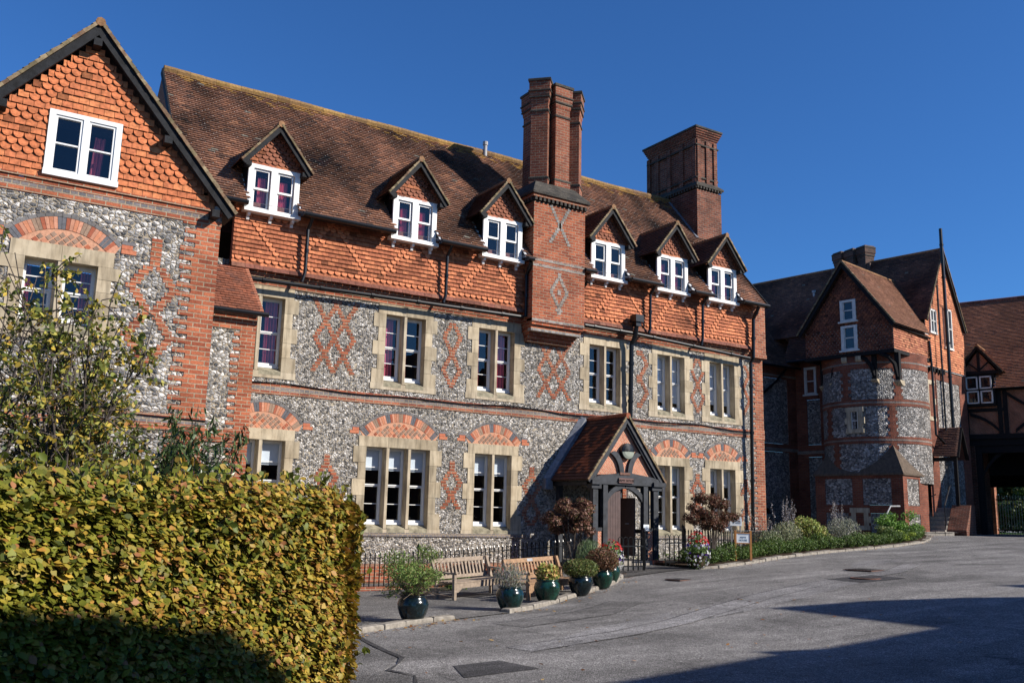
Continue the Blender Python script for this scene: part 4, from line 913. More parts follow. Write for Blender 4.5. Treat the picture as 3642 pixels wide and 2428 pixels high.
# square base with broaches
m=MB(); 
def panelwall(F,a0,a1,z0,z1,pans,parent,mb1,fl,depth=.0):
    wall(mb1,F,a0,a1,z0,z1,[p for p in pans],.03)
    for p in pans: fl.face([F.p(p[0],-.02,p[2]),F.p(p[1],-.02,p[2]),F.p(p[1],-.02,p[3]),F.p(p[0],-.02,p[3])])
fl=MB(); wall_p=[(-3.45,-2.2,.85,1.95),(-1.72,-.48,.85,1.95),(-3.45,-2.42,-.6,.5),(-1.42,-.48,-.6,.5)]
panelwall(TF,-3.92,.04,-.8,2.2,wall_p,None,m,fl)
GB=Fr(TO+TA*.04,-TN,TA); panelwall(GB,0,2.3,-.8,2.2,[(.38,1.45,.85,1.95),(.38,1.45,-.6,.5)],None,m,fl)
base=m.build('square_base',M['brick_dim'],tower); split_build(fl,'flint_panel',M['flint_dark'],base)
m=MB(); 
def P3(s_,c_,z_): return TF.p(s_,c_,z_)
for K,ML,MR,AP in (((.10,.06),(-1.94,.06),(.10,-2.1),(-.62,-.62,3.45)),((-3.98,.06),(-1.94,.06),(-3.98,-2.1),(-3.5,-.75,3.35))):
    ap=P3(*AP); k=P3(*K,2.16); a=P3(*ML,2.16); b=P3(*MR,2.16); md=P3(-2.1,-2.2,2.3)
    e=(k+ap)/2+V((0,0,-.12)); m.face([k,a,ap]); m.face([k,b,ap]); m.face([a,md,ap]); m.face([b,md,ap])
m.box(TF,-3.99,.11,-2.2,.07,2.08,2.16); m.build('broach',m_plain('weathered_stone_slate',(.10,.075,.055),.9,.2,.35,8,.01),tower)
stn=MB()
def smallstone(F,a,b,z0,z1,wd,d=.03,dep=-.2):
    stn.box(F,a-wd,a,dep,d,z0,z1); stn.box(F,b,b+wd,dep,d,z0,z1); stn.box(F,a-wd-.06,b+wd+.06,dep,d+.003,z1,z1+.2); stn.box(F,a-wd-.06,b+wd+.06,dep,d+.003,z0-.18,z0); stn.box(F,a-wd-.1,a-wd,dep,d-.003,(z0+z1)/2-.15,(z0+z1)/2+.12); stn.box(F,b+wd,b+wd+.1,dep,d-.003,(z0+z1)/2-.15,(z0+z1)/2+.12)
smallstone(TF,-2.10,-1.80,4.08,4.82,.2); smallstone(TF,-2.08,-1.72,-.02,.52,.2)
lg=GE; smallstone(Fr(TO+TA*-.25,-TN,TA),3.62,4.05,4.85,6.3,.13)
ws=split_build(stn,'stone_surround',M['stone'],tower)
m=MB(); m.box(TF,-2.10,-1.80,-.1,-.02,4.08,4.82); m.box(TF,-2.08,-1.72,-.1,-.02,-.02,.52); m.build('dark_opening',M['dark'],ws)
m=MB(); m.box(TF,-2.09,-2.06,-.02,0,4.08,4.82); m.box(TF,-1.84,-1.81,-.02,0,4.08,4.82); m.box(TF,-2.06,-1.84,-.02,0,4.42,4.45); m.box(Fr(TO+TA*-.25,-TN,TA),3.62,3.66,-.1,-.05,4.85,6.3);m.box(Fr(TO+TA*-.25,-TN,TA),4.01,4.05,-.1,-.05,4.85,6.3);m.box(Fr(TO+TA*-.25,-TN,TA),3.66,4.01,-.1,-.05,5.5,5.56); m.build('sash',M['white_old'],ws)
# jettied gable
JT=MB(); 
cj=c_hung(base=((.17,.06,.036),(.11,.043,.03),(.22,.075,.04)),sc=(.15,.06,.035),dk=.4,seed=30,shp=None)  # front tiles coloured darker to deepen the shade on this face
WJ=[(-2.38,-1.62,7.54,8.64),(-2.38,-1.64,8.84,9.80)]
def inw(u,z): return any(a<u<b and c<z<d for a,b,c,d in WJ)
tiles(JT,TF.p(0,0,7.40),TF.eu,(0,0,1),TF.en,3.95,lambda v:((-4.15,-.05) if v<1.1 else (-2.1-(11.25-7.40-v)/1.36,-2.1+(11.25-7.40-v)/1.36)),.105,.17,cj,shape=lambda i,r:rnd.random()<.85,skip=lambda u,v:inw(u,7.40+v),lift=.035,thick=.016)
wall(JT,Fr(TF.p(0,-.01,0),TF.eu,TF.en),-4.15,-.05,7.38,8.55,[(a,b,c,min(d,8.54)) for a,b,c,d in WJ if c<8.5],.05)
JT.face([TF.p(-4.15,-.01,8.55),TF.p(-2.38,-.01,8.55),TF.p(-2.38,-.01,10.8)],(.1,.05,.03)); JT.face([TF.p(-.05,-.01,8.55),TF.p(-1.62,-.01,8.55),TF.p(-1.62,-.01,10.6)],(.1,.05,.03)); JT.face([TF.p(-2.4,-.01,9.8),TF.p(-1.6,-.01,9.8),TF.p(-1.6,-.01,10.6),TF.p(-2.1,-.01,11.3),TF.p(-2.4,-.01,10.8)],(.1,.05,.03)); JT.face([TF.p(-2.39,-.012,8.55),TF.p(-1.61,-.012,8.55),TF.p(-1.61,-.012,8.84),TF.p(-2.39,-.012,8.84)],(.1,.05,.03))
JR=Fr(TO+TA*-.05,-TN,TA)
tiles(JT,JR.p(0,0,7.40),JR.eu,(0,0,1),JR.en,1.1,lambda v:(0,3.5),.105,.17,c_hung(base=((.34,.13,.07),(.28,.1,.06),(.4,.17,.09)),dk=.3,seed=31),lift=.035,thick=.016)
wall(JT,JR,0,3.5,7.38,8.6)
jt=JT.build('jettied_gable',M['tile'],tower)
gable(TF,-2.1,2.28,8.42,11.52,.32,lambda z:-2.75-(z-7.88)/1.75-.05,jt,c_roof(.35,33,base=((.26,.13,.08),(.2,.095,.06),(.3,.15,.1),(.16,.08,.055))),gauge=.105,barge=.16,bmat='timber_dark',bw=.06,depth_t=.06)
for a,b,c,d in WJ:
    m=MB(); g_=MB()
    m.box(TF,a,a+.14,-.02,.07,c,d); m.box(TF,b-.14,b,-.02,.07,c,d); m.box(TF,a+.14,b-.14,-.02,.07,d-.1,d); m.box(TF,a+.14,b-.14,-.02,.06,c,c+.08); m.box(TF,a-.08,b+.08,-.02,.13,c-.07,c)
    m.box(TF,a+.14,b-.14,-.02,.03,(c+d)/2-.02,(c+d)/2+.03); m.box(TF,a+.14,a+.18,-.02,.03,c+.08,d-.1); m.box(TF,b-.18,b-.14,-.02,.03,c+.08,d-.1)
    g_.face([TF.p(a+.14,-.005,c+.05),TF.p(b-.14,-.005,c+.05),TF.p(b-.14,-.005,d-.08),TF.p(a+.14,-.005,d-.08)])
    wj=m.build('window',M['white_old'],jt); g_.build('pane',M['glass'],wj)
m=MB(); m.box(TF,-2.6,-1.5,-.8,-.75,7.3,10); m.build('room_shade',M['dark'],jt)
m=MB(); m.box(TF,-4.2,0,-.12,.06,7.24,7.40); m.box(TF,-.17,-.01,-3.5,-.12,7.24,7.39); m.box(TF,-4.2,-4.0,-3.5,-.12,7.24,7.39); m.box(TF,-4.15,-.05,-3.5,-.12,7.33,7.38)
for s_,zc,cc in ((-3.85,6.2,-1.0),(-3.05,6.2,-.45),(-1.06,6.2,-.35),(-.02,6.05,-.3)):
    m.box(TF,s_-.1,s_+.1,cc-.02,cc+.16,zc,7.25)
    pr=[TF.p(s_,cc+.12,zc+.15),TF.p(s_+.08*(1 if s_<-2 else -1),cc+.2,6.75),TF.p(s_+.3*(1 if s_<-2 else -1),cc+.26,7.08),TF.p(s_+.65*(1 if s_<-2 else -1),cc+.3,7.26)]
    m.tube(pr,.10,6)
m.build('jetty_timber',M['timber_dark'],jt)
m=MB()
for s_,zc,cc in ((-3.85,6.2,-1.0),(-3.05,6.2,-.45),(-1.06,6.2,-.35),(-.02,6.05,-.3)): m.prism(Fr(TF.p(s_,cc,0),TF.en,TF.eu),[(-.2,zc-.22),(.02,zc-.2),(.2,zc-.06),(.22,zc),(-.2,zc)],-.14,.14)
for s_ in (-2.3,-1.65): m.prism(Fr(TF.p(s_,-.05,0),TF.en,TF.eu),[(-.2,7.0),(.06,7.0),(.12,7.08),(.12,7.24),(-.2,7.24)],-.12,.12)
split_build(m,'stone_corbel',M['stone'],jt)
# wing walls
m=MB(); fl=MB(); WF=Fr(TO+TN*-3.5,TA,TN)
panelwall(WF,-7.6,-3.2,-.8,8.2,[(-6.2,-5.5,-.6,3.2),(-6.2,-5.5,3.8,6.0)],None,m,fl)
LF=Fr((0,31.3,0),(1,0,0),(0,-1,0)); panelwall(LF,21,37.2,-1,8.0,[(22,36.1,-.8,3.4),(22,36.1,3.8,7.0)],None,m,fl)
GW=Fr(TO+TA*-.25,-TN,TA); panelwall(GW,3.3,7.8,-.8,7.2,[(3.35,3.45,2,7),(4.3,7.0,0,3.2),(4.5,7.0,3.6,6.6)],None,m,fl)
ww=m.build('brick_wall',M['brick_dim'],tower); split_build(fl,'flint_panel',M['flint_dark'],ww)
m=MB(); m.box(LF,21,37,0,.03,3.45,3.6); m.box(WF,-7.6,-3.2,0,.03,3.35,3.5); m.box(LF,21,37,0,.03,7.1,7.2); m.build('header_course',M['header'],ww)
m=MB(); m.box(WF,-6.28,-6.18,-.02,.06,6.28,7.62); m.box(WF,-5.73,-5.63,-.02,.06,6.28,7.62); m.box(WF,-6.18,-5.73,-.02,.06,7.5,7.62); m.box(WF,-6.36,-5.55,-.02,.1,6.2,6.28); m.box(WF,-6.18,-5.73,-.02,.03,6.28,6.36); m.box(WF,-6.18,-5.73,-.02,.03,6.9,6.95)
m.box(WF,-6.18,-6.14,-.02,.03,6.3,7.5); m.box(WF,-5.77,-5.73,-.02,.03,6.3,7.5); w2=m.build('window',M['white_old'],tower); m=MB(); m.box(WF,-6.18,-5.73,-.02,-.005,6.28,7.5); m.build('pane',M['dark'],w2)
# end gable, tile hung
m=MB(); ce=c_hung(base=((.48,.18,.09),(.40,.15,.08),(.54,.22,.11)),dk=.25,seed=40)
tiles(m,GW.p(0,.06,7.15),GW.eu,(0,0,1),GW.en,5.7,lambda v:((3.5,7.7) if v<2.1 else (5.6-(12.75-7.15-v)/1.72,5.6+(12.75-7.15-v)/1.72)),.11,.17,ce,skip=lambda u,v:(3.93<u<4.58 and 8.7<7.15+v<9.8) or (5.46<u<6.28 and 8.2<7.15+v<10.1),lift=.035)
wall(m,Fr(GW.p(0,.05,0),GW.eu,GW.en),3.5,7.7,7.1,9.3); m.face([GW.p(3.5,.05,9.3),GW.p(7.7,.05,9.3),GW.p(5.6,.05,12.8)],(.2,.09,.05))
eg=m.build('end_gable',M['tile'],tower)
gable(GW,5.6,2.17,9.22,12.95,.24,lambda z:-15,eg,c_roof(.6,41,base=((.15,.072,.046),(.10,.052,.037),(.20,.09,.055),(.085,.045,.035))),gauge=.11,barge=.12,bmat='timber_dark',bw=.05,tw=.18)
for a,b,c,d in ((3.93,4.58,8.72,9.82),(5.46,6.28,8.2,10.1)):
    m=MB()
    for x0,x1,z0_,z1_ in ((a,a+.08,c,d),(b-.08,b,c,d),(a,b,d-.08,d),(a-.06,b+.06,c-.05,c+.05),((a+b)/2-.03,(a+b)/2+.03,c,d),(a,b,(c+d)/2-.02,(c+d)/2+.02)): m.box(GW,x0,x1,.05,.16,z0_,z1_)
    w3=m.build('window',M['white_old'],eg); m=MB(); m.box(GW,a+.05,b-.05,.05,.07,c+.04,d-.05); m.build('pane',M['dark'],w3)
m=MB(); pipe(m,[GW.p(5.2,.34,-.3),GW.p(5.2,.34,13.85)],.075); pipe(m,[GW.p(4.55,.28,4.0),GW.p(4.55,.28,11.0)],.04); pipe(m,[GW.p(3.35,.28,8.2),GW.p(3.42,.3,7.0),GW.p(3.42,.3,4.0),GW.p(4.2,.4,3.6)],.05); pipe(m,[GW.p(5.15,.3,13.4),GW.p(5.6,.1,12.9)],.02,False)
split_build(m,'soil_pipe',M['black'],tower)
m=MB(); 
for k in range(5): m.box(GW,3.7+k*.35,3.85+k*.35,0,.12,6.9,7.1)
m.tube([TF.p(.0,.12,8.38),TF.p(.05,-3.4,8.32)],.05,8); split_build(m,'bracket_end',M['timber_dark'],tower)
# lower catslide of the wing roof, link roof
m=MB(); s0=-15.5
def slope(mb,F,a0,a1,c0,z0,c1,z1,colf,gauge=.11,skip=None):
    L_=math.hypot(c0-c1,z1-z0); ev=(F.en*(c1-c0)+F.ez*(z1-z0)).normalized(); en=F.eu.cross(ev); 
    if en.z<0: en=-en
    tiles(mb,F.p(0,c0,z0),F.eu,ev,en,L_,lambda v:(a0,a1),gauge,.18,colf,lift=.045,thick=.03,skip=skip)
    if skip: RF=Fr(F.p(0,c0,z0),F.eu,en,ev); wall(mb,RF,a0,a1,0,L_,[(.86,2.2,0,1.0)],.01)
    else: mb.face([F.p(a0,c0,z0),F.p(a1,c0,z0),F.p(a1,c1,z1),F.p(a0,c1,z1)],(.05,.03,.025))
slope(m,TF,-7.0,-3.9,-2.75,7.9,-3.55,9.3,c_roof(.6,44,base=((.15,.072,.046),(.10,.052,.037),(.20,.09,.055),(.085,.045,.035))))
slope(m,LF,24,37.5,.35,7.6,-3.0,11.4,c_roof(.5,45,base=((.24,.13,.08),(.18,.09,.06),(.3,.16,.1),(.12,.07,.05))))
lr=m.build('lower_roof',M['tile'],tower)
m=MB(); m.tube([LF.p(24,.42,7.55),LF.p(36.6,.42,7.55)],.06,8); m.tube([TF.p(-7.6,-2.7,7.85),TF.p(-4.3,-2.7,7.85)],.06,8); pipe(m,[LF.p(33.3,.1,5.5),LF.p(35.3,.1,6.9),LF.p(35.9,.12,7.5)],.06); split_build(m,'gutter',M['black'],tower)
# triple chimney and roof vents
m=MB(); b=MB(); m.box(TF,-5.6,-3.5,-6.1,-5.3,11.9,12.9)
for s_ in (-5.25,-4.55,-3.85):
    c_=TF.p(s_,-5.7+.15*(s_+4.5),0); R=.38; m.lathe((c_.x,c_.y,0),[(R,12.4),(R,13.15),(R*1.06,13.18),(R*1.06,13.3),(R*1.16,13.33),(R*1.16,13.42),(R*1.28,13.45),(R*1.28,13.74),(R*1.1,13.84)],4,rot=.6+math.pi/4*0); b.lathe((c_.x,c_.y,0),[(R*1.2,13.3),(R*1.2,13.35)],4,rot=.6); b.lathe((c_.x,c_.y,0),[(R*1.33,13.70),(R*1.33,13.76)],4,rot=.6)
tch=m.build('triple_chimney',m_brick('sooty_brick',(.06,.04,.035),(.13,.07,.05),mort=(.15,.12,.10),dirt=.6),tower); split_build(b,'chimney_moulding',M['header_dark'],tch)
m=MB()
for s_,z_ in ((-6.3,11.4),(-5.4,11.45),(-5.55,11.0),(-5.9,10.4)): 
    c_=-5.6+(12.87-z_)/1.75; p_=TF.p(s_,c_,z_); m.tube([p_,p_+V((0,0,.35))],.06,8); m.tube([p_+V((0,0,.3)),p_+V((0,0,.42))],.1,8); m.box(Fr(p_,TF.eu,TF.en),-.25,.25,.0,.1,-.1,-.04)
split_build(m,'roof_vent',M['metal'],tower)
ll=thing('bulkhead_lamp',(34.25,31.2,.4),'round wall lamp on the shaded flint link wall behind the flower bed','lamp')
m=MB(); F_=Fr((34.25,31.28,.42),(1,0,0),(0,-1,0)); disc(m,F_,0,[(.3,0),(.3,.12),(.26,.15)]); disc(m,F_,0,[(.26,.15),(.01,.2)],-.05,math.pi+.05); m.build('lamp_housing',M['black'],ll); m=MB(); disc(m,F_,0,[(.26,.15),(.15,.19),(.01,.2)],math.pi,2*math.pi); m.build('diffuser',M['lampglass'],ll)
# ================================================================= GATEHOUSE
t2=math.radians(20); A2=V((math.sin(t2),-math.cos(t2),0)); N2=V((-math.cos(t2),-math.sin(t2),0))
GF=Fr((42.26,26.72,0),A2,N2)
gate=thing('gatehouse',(44,25,-.35),'half-timbered gatehouse over a dark carriage arch, with a tiled roof and one dormer','building')
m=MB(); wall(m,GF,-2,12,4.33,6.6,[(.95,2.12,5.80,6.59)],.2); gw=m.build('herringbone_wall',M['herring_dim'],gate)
m=MB()
m.box(GF,-2,12,0,.07,6.42,6.6); m.box(GF,-2,12,-.1,.12,4.15,4.38); m.box(GF,-2,12,-.3,.02,3.85,4.15); m.box(GF,-2,2.6,0,.06,5.45,5.6); m.box(GF,-2,12,0,.05,5.3,5.38) if False else None
for s_ in (-1.2,.75,2.2,2.45,5.3,8.2): m.box(GF,s_,s_+.18,0,.07,4.33,6.5)
def curvebar(mb,F,p0,p1,bulge,d,w_=.16,n=8):
    for q in range(n):
        def f(t): 
            x=p0[0]+(p1[0]-p0[0])*t; z=p0[1]+(p1[1]-p0[1])*t; k=bulge*math.sin(math.pi*t); L_=math.hypot(p1[0]-p0[0],p1[1]-p0[1]); return (x-(p1[1]-p0[1])/L_*k, z+(p1[0]-p0[0])/L_*k)
        a=f(q/n); b=f((q+1)/n); mb.bar(F.p(a[0],d,a[1]),F.p(b[0],d,b[1]),.1,w_,up=F.en) if False else mb.prism(F,[(a[0],a[1]-w_/2),(b[0],b[1]-w_/2),(b[0],b[1]+w_/2),(a[0],a[1]+w_/2)],d-.03,d+.035)
curvebar(m,GF,(-.6,4.5),(.75,5.4),.1,.03); curvebar(m,GF,(1.0,5.35),(2.25,4.5),.12,.03); curvebar(m,GF,(2.6,6.3),(5.3,4.6),-.1,.03); curvebar(m,GF,(2.9,4.5),(5.3,5.9),.15,.03); curvebar(m,GF,(5.5,4.5),(8.2,6.2),.1,.03)
m.build('timber_frame',M['timber_dark'],gw)
m=MB(); slope(m,GF,-1.6,12,.5,6.5,-3.9,11.65,c_roof(.35,50,base=((.34,.145,.08),(.27,.12,.07),(.40,.18,.10),(.19,.09,.06))),skip=lambda u,v:.85<u<2.22 and v<1.0); m.face([GF.p(-1.6,-3.9,11.6),GF.p(12,-3.9,11.6),GF.p(12,-8.5,6.5),GF.p(-1.6,-8.5,6.5)],(.1,.05,.04))
for q in range(40): m.tube([GF.p(-1.6+q*.34,-3.9,11.66),GF.p(-1.6+q*.34+.33,-3.9,11.66)],.11,8,tint((.22,.09,.06),rnd.uniform(.7,1.2)))
m.build('roof',M['tile'],gate)
dg=MB(); dg.box(GF,.87,2.19,-1.5,.28,5.7,7.3); gd=dg.build('dormer',M['timber_dark'],gate)
for (a,b,c,d) in ((.97,1.5,5.82,6.43),(1.57,2.1,5.82,6.43),(.95,1.47,6.50,7.12),(1.55,2.07,6.52,7.12)):
    m=MB()
    for x0,x1,z0_,z1_ in ((a,a+.06,c,d),(b-.06,b,c,d),(a,b,c,c+.06),(a,b,d-.06,d)): m.box(GF,x0,x1,.29,.36,z0_,z1_)
    w4=m.build('casement',M['white_old'],gd); m=MB(); m.face([GF.p(a,.30,c),GF.p(b,.30,c),GF.p(b,.30,d),GF.p(a,.30,d)]); m.build('pane',M['glass'],w4)
m=MB(); m.prism(GF,[(.8,7.35),(2.3,7.35),(1.55,8.35)],.22,.27); m.build('gable_infill',M['herring_dim'],gd)
m=MB(); m.box(GF,.6,2.5,.2,.36,7.22,7.38); m.box(GF,1.49,1.61,.26,.32,7.35,8.35); m.bar(GF.p(1.55,.29,7.4),GF.p(1.05,.29,7.85),.06,.1,up=GF.en); m.bar(GF.p(1.55,.292,7.4),GF.p(2.05,.292,7.85),.06,.1,up=GF.en); m.build('gable_timber',M['timber_dark'],gd)
gable(GF,1.55,1.05,7.28,8.6,.5,lambda z:.5-(z-6.5)*.855,gd,c_roof(.4,52,base=((.22,.09,.06),(.17,.07,.05),(.26,.11,.07))),barge=.1,bmat='timber_dark')
m=MB(); wall(m,GF,-2,1.1,-.8,4.1); m.box(GF,8.5,12,-8,0,-.8,4.1); m.box(GF,.9,1.1,-3,0,-.8,4.1); m.box(GF,-2,-1.8,-8,-3,-.8,4.1); m.build('passage_wall',M['brick_old'],gate)
m=MB(); m.box(GF,-2,12,-8,-.01,4.1,4.16); m.box(GF,-2,12,-8.1,-8.0,2.2,6.5); m.box(GF,-2,-.3,-8.1,-8.0,-.8,3.0); m.box(GF,2.9,8.5,-8.1,-8,-.8,3.0); m.box(GF,1.1,2.6,-3.25,-3.2,2.6,4.1); 
for c_ in (-2.6,-5.2,-7.6): m.box(GF,1.1,8.5,c_-.1,c_+.1,3.85,4.1)
for s_ in (1.12,4.6): m.box(GF,s_,s_+.25,-.3,-.02,-.5,3.9)
m.build('passage_timber',M['timber_dark'],gate)
m=MB(); m.box(GF,9.6,16,-8,.6,-.8,7.6); m.prism(Fr(GF.p(9.6,0,0),GF.en,GF.eu),[(-8.2,7.6),(.9,7.6),(-3.6,11.7)],0,6.4); m.build('unseen_end_bay',M['brick_old'],gate)  # out-of-view bay added to throw shade on the steps and passage
m=MB(); curvebar(m,Fr(GF.p(0,-.25,0),GF.eu,GF.en),(1.3,2.4),(2.9,3.85),.25,.03,.2); curvebar(m,Fr(GF.p(0,-.25,0),GF.eu,GF.en),(4.6,2.4),(3.2,3.85),-.25,.03,.2); m.box(GF,1.1,5,-.2,-.05,3.5,3.9); m.box(GF,1.1,9.6,-4.1,-4.0,2.75,4.12); m.build('arch_brace',M['timber_dark'],gate)
ig=thing('iron_gate',GF.p(1.4,-8,-.3),'tall black iron gate at the far end of the carriage arch','gate'); m=MB()
for k in range(18): s_=.45+k*.13; m.tube([GF.p(s_,-7.9,-.3),GF.p(s_,-7.9,1.75)],.016,5)
m.build('bars',M['black'],ig); m=MB(); m.box(GF,.4,2.8,-7.93,-7.88,-.1,-.04); m.box(GF,.4,2.8,-7.93,-7.88,1.5,1.56); m.build('rail',M['black'],ig)
gp_=MB(); gp_.box(GF,-.25,.22,-9.3,-8.7,-.5,2.7); gp_=gp_.build('brick_pier',M['brick_bay']); tag(gp_,'sunlit brick pier glimpsed through the carriage arch beside the iron gate','pier')
# side porch with steps
PF=Fr((39.73,25.12,0),A2,N2)
sp=thing('side_porch',PF.p(0,1,-.35),'small dark lean-to porch with brick steps between the turret and the carriage arch','porch')
m=MB(); slope(m,PF,-.75,.63,1.75,3.05,.75,4.4,c_roof(.3,60,base=((.11,.06,.045),(.08,.045,.038),(.15,.075,.05))),.1); m.face([PF.p(-.75,.75,4.38),PF.p(.63,.75,4.38),PF.p(.63,-.25,3.0),PF.p(-.75,-.25,3.0)],(.1,.05,.04)); m.build('roof',M['tile'],sp)
m=MB(); m.bar(PF.p(.64,1.75,3.0),PF.p(.64,.75,4.36),.05,.16,up=PF.eu); m.bar(PF.p(.64,-.25,3.0),PF.p(.64,.75,4.36),.05,.16,up=PF.eu); m.box(PF,-.7,.6,1.55,1.65,2.85,3.02)
for s_ in (-.6,.45): m.box(PF,s_,s_+.14,1.5,1.64,.9,2.9)
m.build('timber_frame',M['timber_dark'],sp)
m=MB()
for k in range(7): m.box(PF,-1.3,.25,1.0,3.3-k*.28,-.5+k*.19,-.31+k*.19)
m.build('steps',M['kerb'],sp); m=MB(); m.prism(Fr(PF.p(.27,0,0),PF.en,PF.eu),[(.8,-.6),(2.7,-.6),(2.7,-.1),(1.6,.95),(.8,.95)],0,.75); m.build('brick_parapet',M['brick_old'],sp)
m=MB(); m.tube([PF.p(.27,2.9,.9),PF.p(.27,1.8,1.75),PF.p(.27,1.4,1.8)],.025,6); m.tube([PF.p(.27,2.9,0),PF.p(.27,2.9,.9)],.025,6); m.build('handrail',M['black'],sp)
hr=MB(); hr.tube([(30.5,22.2,-.5),(30.5,22.2,.05),(32.2,23.0,.75),(33.2,23.3,.78)],.03,6); hr=hr.build('handrail',M['metal'],None); tag(hr,'sloping grey metal handrail behind the flower bed below the turret','handrail')
# ================================================================= building behind the camera that throws the shade
oc=thing('neighbour_house',(18,-6,-1.6),'brick neighbour house opposite, outside the picture, whose gables throw the shadow on the drive','house')
OF=Fr((0,-2,0),(1,0,0),(0,-1,0)); FO=Fr((0,-2.4,0),(1,0,0),(0,1,0))
m=MB(); m.box(FO,5.0,30.5,-7,0,-2.2,5.1)
m.prism(FO,[(5.0,5.1),(30.5,5.1),(30.5,6.5),(29.2,7.6),(27.3,8.43),(26.5,7.6),(26,7.0),(25,7.2),(23.8,8.35),(22.6,8.67),(22.1,7.7),(21,6.75),(20.85,6.5),(17.9,6.33),(17.3,6.5),(17.1,6.3),(15.0,6.05),(14.0,5.95),(13.2,5.5),(10.9,5.45),(10.4,5.95),(9.87,6.05),(9.12,6.04),(8.1,5.85),(6.93,5.59),(5.0,5.3)],-7,0)
m.build('wall',M['brick_bay'],oc)
m=MB()
for k in range(9):
    u=6.5+k*2.7
    for z in (-.2,2.8): m.box(FO,u,u+1.1,0,.03,z,z+1.5)
m.build('window',M['dark'],oc)
# ================================================================= GROUND
def sheet(name, poly_or_grid, mat, dz, kind='structure', thick=0, clip=None, label=None):
    pass
def groundgrid(name, xs, ys, mat, dz=0):
    m=MB(); n=len(ys)
    for x in xs:
        for y in ys: m.v.append(V((x,y,G(x)+dz)))
    for i in range(len(xs)-1):
        for j in range(n-1): m.f.append((i*n+j,(i+1)*n+j,(i+1)*n+j+1,i*n+j+1)); m.c.append((.5,.5,.5))
    o=m.build(name,mat); o['kind']='structure'; return o
groundgrid('ground',[-500,-60,0,6,10,15,20,28,34,45,100,600],[-500,-40,0,40,100,600],M['asphalt'])
def poly(name, pts, mat, dz, kind='structure', side=0.0, mbo=None):
    import bmesh
    bm=bmesh.new(); vs=[bm.verts.new((x,y,0)) for x,y in pts]; f=bm.faces.new(vs); bmesh.ops.triangulate(bm,faces=[f])
    for x in (0,6,10,15,20,28,34,45):
        bmesh.ops.bisect_plane(bm,geom=bm.verts[:]+bm.edges[:]+bm.faces[:],plane_co=(x,0,0),plane_no=(1,0,0))
    for v in bm.verts: v.co.z=G(v.co.x)+dz
    if side:
        r=bmesh.ops.extrude_face_region(bm,geom=bm.faces[:]); 
        for e in r['geom']:
            if isinstance(e,bmesh.types.BMVert): e.co.z-=side
    bmesh.ops.recalc_face_normals(bm,faces=bm.faces[:])
    me=bpy.data.meshes.new(name); bm.to_mesh(me); bm.free(); uv=me.uv_layers.new(name='UV'); me.materials.append(mat)
    for l in me.loops: uv.data[l.index].uv=me.vertices[l.vertex_index].co.xy
    o=bpy.data.objects.new(name,me); COL.objects.link(o); o['kind']=kind; return o
KA=[(4.2,11.6),(5.45,12.24),(6.32,12.65),(6.9,12.88),(7.3,12.92)]
KB=[(8.45,13.21),(9.14,13.51),(10.47,14.37),(11.61,14.99),(12.62,15.64),(13.45,16.4),(13.75,17.0),(13.7,17.5)]
KC=[(15.9,16.6),(16.46,16.5),(18.14,16.98),(20.42,17.85),(22.87,18.40),(24.9,18.65),(26.91,18.95),(29.5,19.8),(31.5,20.9),(33.2,22.0),(34.0,22.9)]
poly('pavement',KA+KB+[(15.9,17.6),(15.9,16.7)]+[(16,19.9),(3.9,19.9),(3.9,11.6)],M['asphalt_pave'],.015)
poly('flower_bed',KC+[(34,24.5),(21.9,31),(21.9,18.9),(15.95,18.6)],M['soil'],.07)
def kerb(name, pts, w_=.17, h=.07, L_=.42, gapend=False):
    m=MB(); P=[V((x,y,0)) for x,y in pts]
    for i in range(len(P)-1):
        a,b=P[i],P[i+1]; n=max(1,int(round((b-a).length/L_)))
        for k in range(n):
            p=a+(b-a)*(k/n); q=a+(b-a)*((k+1)/n); d=(q-p).normalized(); r=V((-d.y,d.x,0))*w_; q=q-d*.022
            hh=h+rnd.uniform(-.008,.01); j=V((rnd.uniform(-.008,.008),rnd.uniform(-.008,.008),0)); p=p+j; q=q+j
            z0=G(p.x); z1=G(q.x); c=.018
            bs=[p,q,q+r,p+r]; zz=[z0,z1,z1,z0]
            m.hexa([V((v.x,v.y,z-.05)) for v,z in zip(bs,zz)]+[V((v.x,v.y,z+hh-c)) for v,z in zip(bs,zz)])
            ins=[p+d*c+r.normalized()*c,q-d*c+r.normalized()*c,q-d*c+r-r.normalized()*c,p+d*c+r-r.normalized()*c]
            m.hexa([V((v.x,v.y,z+hh-c+.0005)) for v,z in zip(bs,zz)]+[V((v.x,v.y,z+hh)) for v,z in zip(ins,zz)])
    o=m.build(name,M['kerb']); o['kind']='structure'; return o
kerb('kerb',KA); kerb('kerb',KB); kerb('kerb',KC); kerb('kerb',[(34.0,22.9),(35.0,23.4),(36.3,23.0)],.25,.16)
poly('path',[(33.9,23.0),(34.9,23.4),(36.2,23.0),(39,24),(38.5,26),(34,24.4)],M['patch_pale'],.13)
poly('asphalt_patch',[(5.21,9.25),(5.85,9.35),(5.95,8.67),(4.95,8.56)],M['patch'],.006)
poly('asphalt_patch',[(16.0,13.0),(17.5,13.05),(17.35,12.1),(15.9,12.1)],M['patch'],.006)
rsP=np.random.RandomState(5)
def blob(name,cx,cy,rx,ry,rot,mat,dz=.004,n=22):
    pts=[]
    for k in range(n):
        t=2*math.pi*k/n; q=1+rsP.uniform(-.18,.18); x=rx*math.cos(t)*q; y=ry*math.sin(t)*q; pts.append((cx+x*math.cos(rot)-y*math.sin(rot),cy+x*math.sin(rot)+y*math.cos(rot)))
    return poly(name,pts,mat,dz)
